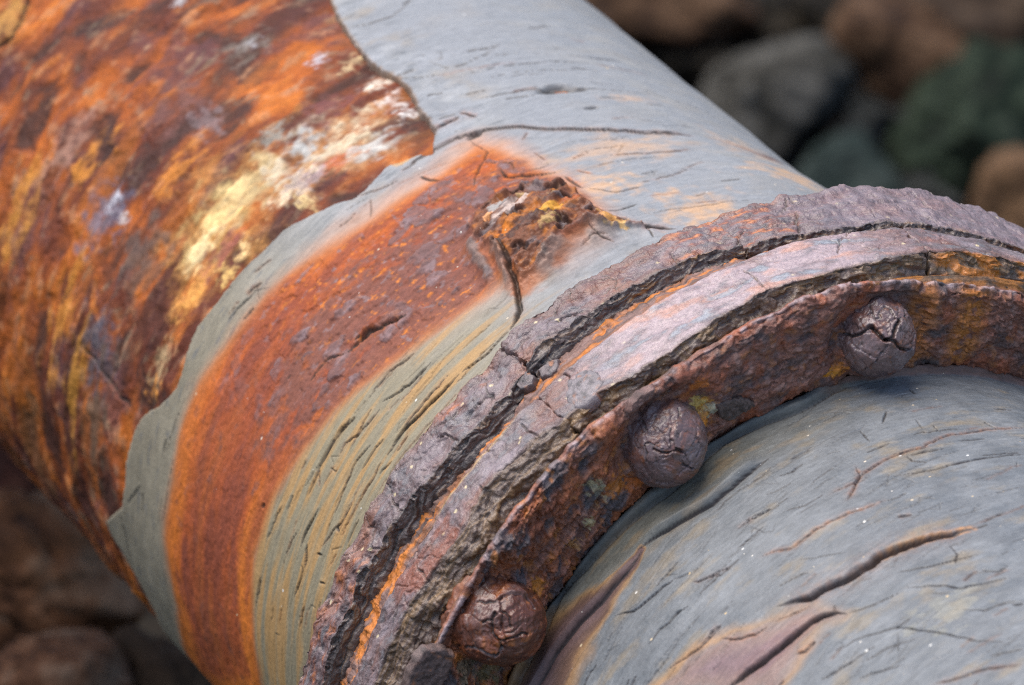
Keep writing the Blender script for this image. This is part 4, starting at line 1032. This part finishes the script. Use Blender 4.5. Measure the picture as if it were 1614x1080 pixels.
    sweep('bolt_plate', th, [(53 + 0 * th, 174.0), (57.0, 180.5), (59.4, Rc - .6), (61.8, Rc), (64.2, Rc - 2.5), (64.2, 153.0), (61.0, 147.0), (57.0, 139.0)], (6, 10, 8, 8, 72, 14, 8), hf, cf, M_FACE, smooth=1)


face_plate()


# ------------------------------------------------------------------ bolts
def bolt(i, cracks, label, red):
    s0, r0, t0, R = BOLTS[i]
    t = math.radians(t0)
    er = math.cos(t) * UP + math.sin(t) * NX
    et = -math.sin(t) * UP + math.cos(t) * NX
    rng = np.random.RandomState(30 + i)
    nphi, naz = 120, 240
    phi = np.linspace(0.0, math.radians(128), nphi)
    az = np.linspace(0, 2 * math.pi, naz, endpoint=False)
    PH, AZ = np.meshgrid(phi, az, indexing='ij')
    D = np.stack([np.cos(PH), np.sin(PH) * np.cos(AZ), np.sin(PH) * np.sin(AZ)], -1)    # axis, round, out
    dd = D.astype(np.float32)
    def n3(f, sd, o=4):
        p = dd * f
        return (fbm(p[..., 0] + .7 * p[..., 1], p[..., 2] + .35 * p[..., 0], o, sd) + fbm(p[..., 1] + .4 * p[..., 2], p[..., 0] - .6 * p[..., 2], o, sd + 7)) * .6
    seeds = rng.normal(size=(13, 3)); seeds[:, 0] = np.abs(seeds[:, 0]); seeds /= np.linalg.norm(seeds, axis=1, keepdims=True)
    wob = np.stack([n3(3, 130), n3(3, 133), n3(3, 136)], -1) * .10
    ds = np.stack([np.linalg.norm(D + wob - q, axis=-1) for q in seeds], -1)
    near_ = ds.argmin(-1)
    d2_ = np.sort(ds, -1)
    seam = ss(.045, .0, d2_[..., 1] - d2_[..., 0]) * ss(-.2, .2, n3(2.5, 140 + i))
    h = (rng.uniform(-.5, .5, 13)[near_] * (1 if i < 2 else 2.0) - .45 * seam).astype(np.float32)
    h = h + (.6 if i < 2 else 1.3) * n3(1.7, 90 + i * 4) + .28 * terrace(2 * n3(2.6, 91 + i * 4), .2) + .16 * n3(9, 92 + i * 4)
    k1 = np.zeros(PH.shape, np.float32)
    side_h = np.zeros(PH.shape, np.float32)
    for pts, w_, dep in cracks:
        w_ = w_ * .95; dep = dep * 1.35
        p = np.asarray(pts, float)
        q = [p[0]]
        for a, b in zip(p[:-1], p[1:]):
            n_ = max(2, int(np.linalg.norm(b - a) * R / 1.3))
            for k_ in range(1, n_ + 1):
                q.append(a + (b - a) * k_ / n_ + (rng.normal(size=3) * .016 if k_ < n_ else 0))
        q = np.array(q)
        best = np.full(PH.shape, 1e9)
        for a, b in zip(q[:-1], q[1:]):
            ab = b - a
            tt = np.clip(((D - a) @ ab) / (ab @ ab + 1e-9), 0, 1)
            best = np.minimum(best, np.linalg.norm(D - a - tt[..., None] * ab, axis=-1))
        d = best * R
        w_ = w_ * (.75 + .9 * np.abs(n3(4, 150 + i)))
        k1 = np.maximum(k1, np.clip(1.25 - d / w_, 0, 1) * min(1, dep))
        side_h += .22 * np.exp(-(d / 1.6) ** 2)
        h = h - dep * np.clip(1.25 - d / w_, 0, 1)
    h = h + side_h
    flare = ss(math.radians(92), math.radians(126), PH + .25 * n3(2.5, 160 + i))
    rad = R + h + flare * 4.2
    L = D * rad[..., None]
    L[..., 0] = np.where(L[..., 0] < 0, L[..., 0] * 1.15, L[..., 0])
    base = s0 * AX + r0 * er
    P = (base + L[..., :1] * AX + L[..., 1:2] * et + L[..., 2:] * er) * .001 + np.array([0, 0, OZ])
    m1, m2, m3 = n3(2.2, 110 + i), n3(5, 111 + i), n3(1.6, 112 + i)
    c = full(PH.shape, (.130, .082, .080) if i < 2 else (.105, .036, .021))
    c = mix(c, (.070, .048, .046), ss(0, .45, m2) * .7)
    c = mix(c, (.20, .15, .155), ss(.05, .5, m1) * (.6 if i < 2 else .18))
    c = mix(c, (.20, .060, .025), ss(.0, .4, m3 + .3 * m2) * red)
    c = mix(c, (.36, .12, .03), ss(.25, .5, m2 + .4 * m3) * red * .6)
    c = mix(c, (.20, .075, .035), flare * (.6 + .6 * m2))
    c = mix(c, GAP, k1 * .85)
    rough = .22 + .12 * m2 + .2 * flare + .12 * red
    nv = nphi * naz
    ii, jj = np.meshgrid(np.arange(nphi - 1), np.arange(naz), indexing='ij')
    a_ = (ii * naz + jj).ravel(); b_ = (ii * naz + (jj + 1) % naz).ravel()
    Fc = np.stack([a_, a_ + naz, b_ + naz, b_], 1)
    sk = np.stack([L[..., 1], L[..., 2], L[..., 0]], -1)
    o = mesh_from('bolt_head', P, Fc, M_BOLT, pipe, {'col': c, 'rough': rough, 'skin': sk})
    o['label'] = label
    return o


bolt(0, (([(-0.373,-0.895,0.245),(-0.055,-0.961,0.27),(0.151,-0.941,0.304),(0.301,-0.859,0.415),(0.407,-0.734,0.544),(0.485,-0.556,0.675)], .75, 1.3), ([(0.485,-0.556,0.675),(0.63,-0.499,0.594),(0.777,-0.404,0.483),(0.849,-0.304,0.433)], .95, 1.7), ([(0.849,-0.304,0.433),(0.857,-0.143,0.495),(0.76,-0.029,0.65),(0.588,0.206,0.782)], .8, 1.5), ([(0.588,0.206,0.782),(0.502,0.111,0.858),(0.288,0.098,0.953),(0.134,0.017,0.991)], .6, 1.0), ([(0.849,-0.304,0.433),(0.904,-0.127,0.408),(0.966,-0.041,0.256),(0.983,0.102,0.152),(0.886,0.462,0.045)], .75, 1.3),
         ([(0.158,-0.375,0.914),(0.364,-0.427,0.828),(0.431,-0.264,0.863),(0.291,-0.252,0.923),(0.167,-0.039,0.985)], .4, .6), ([(-0.07,-0.302,0.951),(0.158,-0.375,0.914),(0.17,-0.546,0.82)], .4, .6), ([(0.56,0.222,0.798),(0.446,0.478,0.756),(0.196,0.605,0.772)], .45, .7), ([(0.906,-0.29,0.309),(0.883,-0.458,0.097),(0.816,-0.557,-0.152)], .5, .4), ([(-0.349,-0.617,0.705),(0.124,-0.679,0.723),(0.353,-0.708,0.612)], .35, .5)),
     'domed bolt head with shiny cracked crust, uppermost of three', .35)
bolt(1, (([(-0.249,0.393,0.885),(0.041,0.394,0.918),(0.33,0.329,0.885)], .7, 1.3), ([(0.33,0.329,0.885),(0.436,0.457,0.776),(0.442,0.635,0.633),(0.426,0.799,0.425)], .75, 1.4), ([(0.493,0.497,0.714),(0.62,0.423,0.661),(0.682,0.267,0.681),(0.796,0.131,0.592),(0.881,0.053,0.47)], .7, 1.3), ([(0.881,0.053,0.47),(0.855,-0.169,0.49),(0.74,-0.333,0.584),(0.609,-0.416,0.676)], .6, 1.1), ([(0.881,0.053,0.47),(0.953,0.065,0.296),(0.974,0.082,0.21)], .7, 1.2), ([(0.665,0.667,0.335),(0.783,0.592,0.19),(0.793,0.608,0.01),(0.923,0.379,-0.066)], .7, 1.2),
         ([(-0.145,-0.208,0.967),(0.21,-0.237,0.948),(0.215,0.056,0.975),(-0.003,0.267,0.964)], .4, .7), ([(-0.003,0.267,0.964),(0.218,0.284,0.934),(0.33,0.329,0.885)], .35, .5), ([(0.371,-0.49,0.789),(0.509,-0.583,0.633),(0.555,-0.706,0.44)], .4, .7), ([(-0.019,-0.474,0.88),(0.305,-0.511,0.804),(0.384,-0.507,0.772)], .4, .6), ([(0.975,-0.059,0.215),(0.998,-0.06,0.017),(0.968,0.092,-0.235)], .6, 1.0), ([(0.707,-0.487,0.513),(0.749,-0.542,0.381)], .3, .4), ([(0.604,0.49,0.629),(0.576,0.634,0.516),(0.481,0.783,0.394)], .3, .4)),
     'domed bolt head split into plates, middle one of three', .40)
bolt(2, (([(0.57,0.29,0.769),(0.647,0.093,0.757),(0.73,-0.109,0.675),(0.849,-0.171,0.499),(0.883,-0.27,0.383)], .7, .8), ([(0.57,0.29,0.769),(0.636,0.388,0.667),(0.782,0.368,0.503),(0.882,0.205,0.424)], .5, .7), ([(0.849,-0.171,0.499),(0.938,-0.015,0.347),(0.973,0.108,0.205),(0.979,0.205,-0.012)], .6, .9), ([(-0.073,-0.82,0.568),(0.402,-0.632,0.663),(0.608,-0.548,0.575),(0.781,-0.508,0.363)], .6, .9), ([(0.068,0.247,0.967),(0.292,0.336,0.895),(0.411,0.468,0.782),(0.384,0.639,0.667)], .5, .8), ([(0.883,-0.27,0.383),(0.812,-0.481,0.332),(0.659,-0.667,0.349)], .6, .9),
         ([(0.49,0.865,0.107),(0.568,0.823,-0.013),(0.674,0.73,-0.111)], .5, .7), ([(0.502,-0.022,0.865),(0.623,0.136,0.77),(0.615,0.295,0.731)], .5, .7)),
     'rounded red brown bolt head, lowest of three', .95)


from mathutils import Matrix
BASE_BOLT = [o_ for o_ in pipe.children if o_.name.startswith('bolt_head')]
for k_ in range(9):                          # the rest of the bolt circle, round the far side
    src = BASE_BOLT[k_ % 2]
    o_ = src.copy()
    COL.objects.link(o_)
    if 'label' in o_:
        del o_['label']
    ang = (BOLTS[k_ % 2][2] - (36.0 + 30.0 * k_))
    T_ = Matrix.Translation((0, 0, OZ))
    o_.matrix_local = T_ @ Matrix.Rotation(math.radians(ang), 4, Vector(AX)) @ T_.inverted()
    q_ = o_.matrix_local @ Vector(place(np.array(BOLTS[k_ % 2][0]), np.array(BOLTS[k_ % 2][1]), np.array(BOLTS[k_ % 2][2])))
    w_ = Vector(place(np.array(63.5), np.array(BOLTS[k_ % 2][1]), np.array(36.0 + 30.0 * k_)))
    if (q_ - w_).length > .01:               # the other way round the axis
        o_.matrix_local = T_ @ Matrix.Rotation(math.radians(-ang), 4, Vector(AX)) @ T_.inverted()


# ------------------------------------------------------------------ loose scale and lumps on the flange
def chunk(name, pts, frame, base, thick, mat, rgb, seed, label=None, dome=0.3):
    """a thick irregular plate: outline on the rim (s, deg) or on the face (deg, r)"""
    rng = np.random.RandomState(seed)
    p = np.asarray(pts, float)
    if frame == 'rim':
        p = np.stack([p[:, 0], p[:, 1] * 3.27], 1)
    else:
        p = np.stack([p[:, 0] * 2.9, p[:, 1]], 1)
    p = wiggle(np.concatenate([p, p[:1]]), .25, 1.0, rng)[:-1]
    cen = p.mean(0)
    rings, n_ = [], len(p)
    lv = [(1.03, -thick * 1.2), (1.04, -.4 * thick), (1.0, .35 * thick), (.96, .75 * thick)] + [(f, thick * (.85 + dome * (1 - f * f))) for f in np.linspace(.9, 0, 16)]
    X, Yy, H = [], [], []
    for f, z in lv:
        X.append(cen[0] + (p[:, 0] - cen[0]) * f); Yy.append(cen[1] + (p[:, 1] - cen[1]) * f); H.append(np.full(n_, z))
    X, Yy, H = [np.array(q, np.float32) for q in (X, Yy, H)]
    H = H + .35 * fbm(X / 2.5, Yy / 2.5, 4, seed) + .25 * terrace(2 * fbm(X / 3, Yy / 4, 3, seed + 1)) + .15 * fbm(X, Yy, 3, seed + 2)
    if frame == 'rim':
        P = place(X, base + H, Yy / 3.27)
    else:
        P = place(base + H, Yy, X / 2.9)
    n1 = fbm(X / 3, Yy / 3, 4, seed + 3)
    c = mix(full(X.shape, rgb), np.asarray(rgb) * .45, ss(-.1, .4, n1))
    c = mix(c, (.34, .12, .035), ss(.3, .55, fbm(X / 3, Yy / 4, 4, seed + 4)) * .6)
    nr = len(lv)
    ii, jj = np.meshgrid(np.arange(nr - 1), np.arange(n_), indexing='ij')
    a_ = (ii * n_ + jj).ravel(); b_ = (ii * n_ + (jj + 1) % n_).ravel()
    Fc = np.stack([a_, b_, b_ + n_, a_ + n_], 1)
    o = mesh_from(name, P, Fc, mat, pipe, {'col': c, 'rough': .45 + .1 * n1, 'skin': np.stack([X, Yy, H], -1)})
    if label:
        o['label'] = label
    return o


chunk('rust_lump', [(41,-31.3),(36,-29.9),(35.5,-28.5),(39.4,-27.3),(43.8,-27.1),(49,-27.6),(51.4,-29.1),(51.9,-30.5),(49.9,-31.4),(45,-31.7)], 'rim', 185.8, 1.8, M_RIM, (.19, .16, .165), 201, 'rounded grey lump between two slabs of the middle ring', .6)
chunk('rust_flake', [(20.1,-31.2),(20.1,-29.7),(22.6,-28.7),(26,-29.5),(26.7,-30.6),(24.1,-31.4)], 'rim', 184.6, 1.2, M_RIM, (.13, .10, .10), 202)
chunk('rust_flake', [(17.2,-33.8),(16.3,-32),(20.8,-31.8),(23.2,-32.6),(21.2,-33.9)], 'rim', 184.2, 1.6, M_RIM, (.11, .085, .085), 203)
chunk('rust_flake', [(-65.1,191.1),(-62,192.2),(-60.6,189.9),(-60.1,183.1),(-60.5,177.4),(-62.3,176.4),(-64.6,176.8),(-66.1,179.4),(-66.3,187.5)], 'face', 65.0, 1.8, M_FACE, (.15, .10, .088), 204, 'grey slab of scale below the lowest bolt', 0.0)
chunk('rust_flake', [(-28.1,185),(-27.1,187.4),(-25.5,187.5),(-24.1,186.4),(-24.7,184),(-26.2,184),(-27.6,184.1)], 'face', 64.9, 1.6, M_FACE, (.18, .10, .085), 207)
chunk('rust_flake', [(-18.1,162.8),(-16.6,162.1),(-14.9,160.1),(-13.3,155.9),(-13.3,153.7),(-15.4,153.6),(-17.4,153.8),(-18.3,157.7)], 'face', 64.4, .8, M_FACE, (.085, .058, .050), 208)


# ------------------------------------------------------------------ the shore: ground and stones
def stone_mat(name, a, b, dark, wet=.35, scale=30, spec=.1):
    m = bpy.data.materials.new(name)
    m.use_nodes = True
    N, L = m.node_tree.nodes, m.node_tree.links
    bs = N['Principled BSDF']
    tc = N.new('ShaderNodeTexCoord')
    n1 = N.new('ShaderNodeTexNoise'); n1.inputs['Scale'].default_value = scale; n1.inputs['Detail'].default_value = 6; n1.inputs['Roughness'].default_value = .6
    n2 = N.new('ShaderNodeTexNoise'); n2.inputs['Scale'].default_value = scale * 4; n2.inputs['Detail'].default_value = 4
    L.new(tc.outputs['Object'], n1.inputs['Vector']); L.new(tc.outputs['Object'], n2.inputs['Vector'])
    r1 = N.new('ShaderNodeValToRGB')
    r1.color_ramp.elements[0].position = .35; r1.color_ramp.elements[0].color = (*dark, 1)
    r1.color_ramp.elements[1].position = .68; r1.color_ramp.elements[1].color = (*b, 1)
    e = r1.color_ramp.elements.new(.5); e.color = (*a, 1)
    L.new(n1.outputs['Fac'], r1.inputs['Fac'])
    mx = N.new('ShaderNodeMix'); mx.data_type = 'RGBA'; mx.blend_type = 'OVERLAY'; mx.inputs['Factor'].default_value = .35
    L.new(r1.outputs['Color'], mx.inputs['A']); L.new(n2.outputs['Fac'], mx.inputs['B'])
    L.new(mx.outputs['Result'], bs.inputs['Base Color'])
    rr = N.new('ShaderNodeMapRange'); rr.inputs['To Min'].default_value = wet + .25; rr.inputs['To Max'].default_value = wet + .55
    bs.inputs['Specular IOR Level'].default_value = spec
    L.new(n2.outputs['Fac'], rr.inputs['Value']); L.new(rr.outputs['Result'], bs.inputs['Roughness'])
    bp = N.new('ShaderNodeBump'); bp.inputs['Strength'].default_value = .6; bp.inputs['Distance'].default_value = .004
    L.new(n1.outputs['Fac'], bp.inputs['Height']); L.new(bp.outputs['Normal'], bs.inputs['Normal'])
    return m


M_ST = {  # base colours lowered to stand in for shade over the stones
    'brown': stone_mat('brown_stone', (.062, .034, .019), (.105, .062, .037), (.018, .010, .007)),
    'grey': stone_mat('grey_stone', (.060, .057, .050), (.125, .120, .108), (.016, .015, .012)),
    'green': stone_mat('green_stone', (.018, .027, .017), (.038, .046, .033), (.007, .010, .007)),
    'teal': stone_mat('teal_stone', (.015, .023, .021), (.036, .046, .042), (.008, .012, .012)),
    'slate': stone_mat('slate_stone', (.028, .030, .029), (.065, .067, .064), (.014, .015, .014)),
    'dark': stone_mat('dark_stone', (.018, .015, .011), (.040, .032, .023), (.006, .005, .004)),
    'umber': stone_mat('umber_stone', (.034, .022, .015), (.065, .044, .030), (.018, .012, .009)),
    'rust': stone_mat('rust_stained_stone', (.13, .056, .026), (.18, .115, .075), (.034, .016, .010), scale=30),
    'rust2': stone_mat('dark_rusty_stone', (.085, .038, .020), (.13, .085, .06), (.022, .011, .008), scale=45),
    'red': stone_mat('red_stone', (.055, .020, .014), (.085, .038, .024), (.018, .008, .007)),
    'speck': stone_mat('speckled_stone', (.060, .040, .030), (.13, .11, .10), (.018, .012, .010), scale=60),
    'tan': stone_mat('tan_stone', (.105, .060, .032), (.15, .092, .052), (.06, .035, .02)),
}


def stone(center, radii, seed, mk, label, rotz=0.0, sub=5, tilt=0.0, group=None):
    bm = bmesh.new()
    bmesh.ops.create_icosphere(bm, subdivisions=sub, radius=1.0)
    V = np.array([v.co[:] for v in bm.verts], np.float32)
    Fc = np.array([[v.index for v in f.verts] for f in bm.faces], np.int32)
    bm.free()
    rng = np.random.RandomState(seed)
    k_ = np.ones(len(V))
    for _ in range(15):                      # broken flat sides
        nrm = rng.normal(size=3); nrm /= np.linalg.norm(nrm)
        d = V @ nrm
        lim = rng.uniform(.52, .86)
        k_ = np.minimum(k_, np.where(d > lim, lim / np.maximum(d, 1e-6), 1))
    q = V * 1.6 + seed
    nz = fbm(q[:, 0] + .5 * q[:, 2], q[:, 1] + .3 * q[:, 2], 4, seed) + fbm(q[:, 1] - .4 * q[:, 0], q[:, 2] + .5 * q[:, 0], 4, seed + 3)
    q = V * 7 + seed
    nz2 = fbm(q[:, 0] + .5 * q[:, 2], q[:, 1] + .3 * q[:, 2], 3, seed + 6) + fbm(q[:, 1] - .4 * q[:, 0], q[:, 2] + .5 * q[:, 0], 3, seed + 8)
    W = V * (k_ + .09 * nz + .03 * nz2)[:, None] * np.asarray(radii) * 1.32
    ct, st_ = math.cos(tilt), math.sin(tilt)
    W = W @ np.array([[ct, 0, st_], [0, 1, 0], [-st_, 0, ct]]).T
    c_, s_ = math.cos(rotz), math.sin(rotz)
    W = W @ np.array([[c_, -s_, 0], [s_, c_, 0], [0, 0, 1]]).T
    o = mesh_from('stone', W.astype(np.float32), Fc, M_ST[mk])
    o.location = center
    set_props(o, label, 'stone', group)
    return o


def ground_z(x, y):
    off = x * NX[0] + y * NX[1]
    return (OZ - .335) * ss(.02, -.10, off)        # a stony bank carries the pipe on its left; to the right it drops away


def ground():
    t = axis_pts((-12, -1.5, .4), (-1.5, 3.2, .025), (3.2, 12, .4))
    gx, gy = [q.astype(np.float32) for q in np.meshgrid(t, t, indexing='ij')]
    z = .012 * fbm(gx / .25, gy / .25, 4, 301) + .010 * ridged(gx / .06, gy / .06, 3, 302) - .03 + ground_z(gx, gy)
    P = np.stack([gx, gy, z], -1)
    o = mesh_from('ground', P, grid_faces(*gx.shape, flip=True), stone_mat('wet_shingle', (.012, .010, .008), (.028, .022, .016), (.004, .003, .003), .4, 18, .05))
    set_props(o, kind='structure')


ground()
STONES = (
    # centre on a level, radii in m, seed, kind, label
    ([(0.209,2.031,0.06)], (0.050, 0.050, 0.050), 1, 'brown', 'large rounded brown stone above the end of the flange', .4),
    ([(0.114,1.998,0.04)], (0.050, 0.045, 0.045), 2, 'grey', 'pale grey stone behind the bare upper edge of the pipe', -.3),
    ([(0.269,1.931,0.05)], (0.066, 0.055, 0.057), 3, 'green', 'mossy green stone at the right edge of the picture', .8),
    ([(0.166,1.904,0.02)], (0.045, 0.038, 0.028), 4, 'teal', 'dark teal stone just behind the crown of the flange', .2),
    ([(0.183,1.981,0.02)], (0.021, 0.020, 0.021), 5, 'slate', 'small slate grey stone wedged below the large brown stone', .9),
    ([(0.03,2.112,0.06)], (0.073, 0.050, 0.030), 6, 'brown', 'brown stone behind the grey sheath at the top of the picture', .1),
    ([(0.052,2.1,0.02)], (0.038, 0.038, 0.032), 7, 'dark', 'dark stone in shadow beside the pipe, left of the pale grey one', .5),
    ([(0.284,1.814,0.05)], (0.033, 0.033, 0.030), 8, 'tan', 'tan stone low at the right, beyond the end of the flange', .0),
    ([(0.282,2.068,0.07)], (0.063, 0.043, 0.043), 9, 'umber', 'brown grey stone in the top right corner', -.5),
    ([(0.112,2.195,-0)], (0.035, 0.038, 0.028), 10, 'dark', 'dark brown stone between the top brown and pale grey stones', .7),
    ([(0.231,1.917,0.01)], (0.038, 0.038, 0.028), 11, 'slate', 'slate stone below the mossy green one', .3),
    ([(0.081,2.007,-0)], (0.033, 0.028, 0.028), 12, 'dark', 'low dark stone against the side of the pipe', .6),
    ([(0.156,2.195,-0)], (0.025, 0.025, 0.023), 13, 'dark', 'small dark stone in the black gap left of the brown stone', 1.0),
    ([(0.227,1.971,0.02)], (0.025, 0.025, 0.023), 14, 'slate', 'small slate stone between the brown and green stones', .2),
    ([(-0.306,0.495,0.605)], (.040, .05, .034), 15, 'rust', 'large rust stained stone under the pipe in the lower left', .3),
    ([(-0.323,0.575,0.6)], (.030, .03, .022), 16, 'red', 'reddish stone tucked under the pipe at the left edge', .9),
    ([(-0.239,0.42,0.59)], (.030, .03, .024), 17, 'umber', 'dark wet stone under the pipe at the bottom edge', .2),
    ([(-0.294,0.406,0.61)], (.034, .03, .022), 18, 'rust2', 'dark rusty brown stone in the bottom left corner', .5),
    ([(-0.297,0.592,0.58)], (.026, .03, .02), 19, 'dark', 'small dark stone in the gap between pipe and rust stained stone', .5))
for p, rad, sd_, mk, lb, rz in STONES:
    stone(p[0], rad, sd_, mk, lb, rz)
rg_ = np.random.RandomState(77)
CAMR = cam.rotation_euler.to_matrix()
k_ = 0
for gx_ in np.arange(-1.3, 1.6, .17):      # a few more of the shore's stones round the pipe, beside the view
    for gy_ in np.arange(.2, 3.2, .17):
        p = np.array([gx_ + rg_.uniform(-.04, .04), gy_ + rg_.uniform(-.04, .04), rg_.uniform(-.02, .02)])
        p[2] += float(ground_z(np.float32(p[0]), np.float32(p[1])))
        q = CAMR.transposed() @ (Vector(p) - cam.location)
        u_, v_ = -q.x / q.z * 9000 / 807, -q.y / q.z * 9000 / 540
        if abs(p @ NX) < .185 or (abs(u_) < 1.18 and abs(v_) < 1.2) or abs(u_) > 1.9 or abs(v_) > 1.8:
            continue
        k_ += 1
        stone(p, rg_.uniform(.05, .08, 3), 100 + k_, ('grey', 'dark', 'brown', 'dark', 'teal', 'rust')[k_ % 6], 'dull rounded shore stone lying loose on the dark shingle away from the flange', rg_.uniform(0, 3), sub=3, group='stones of the surrounding shore')
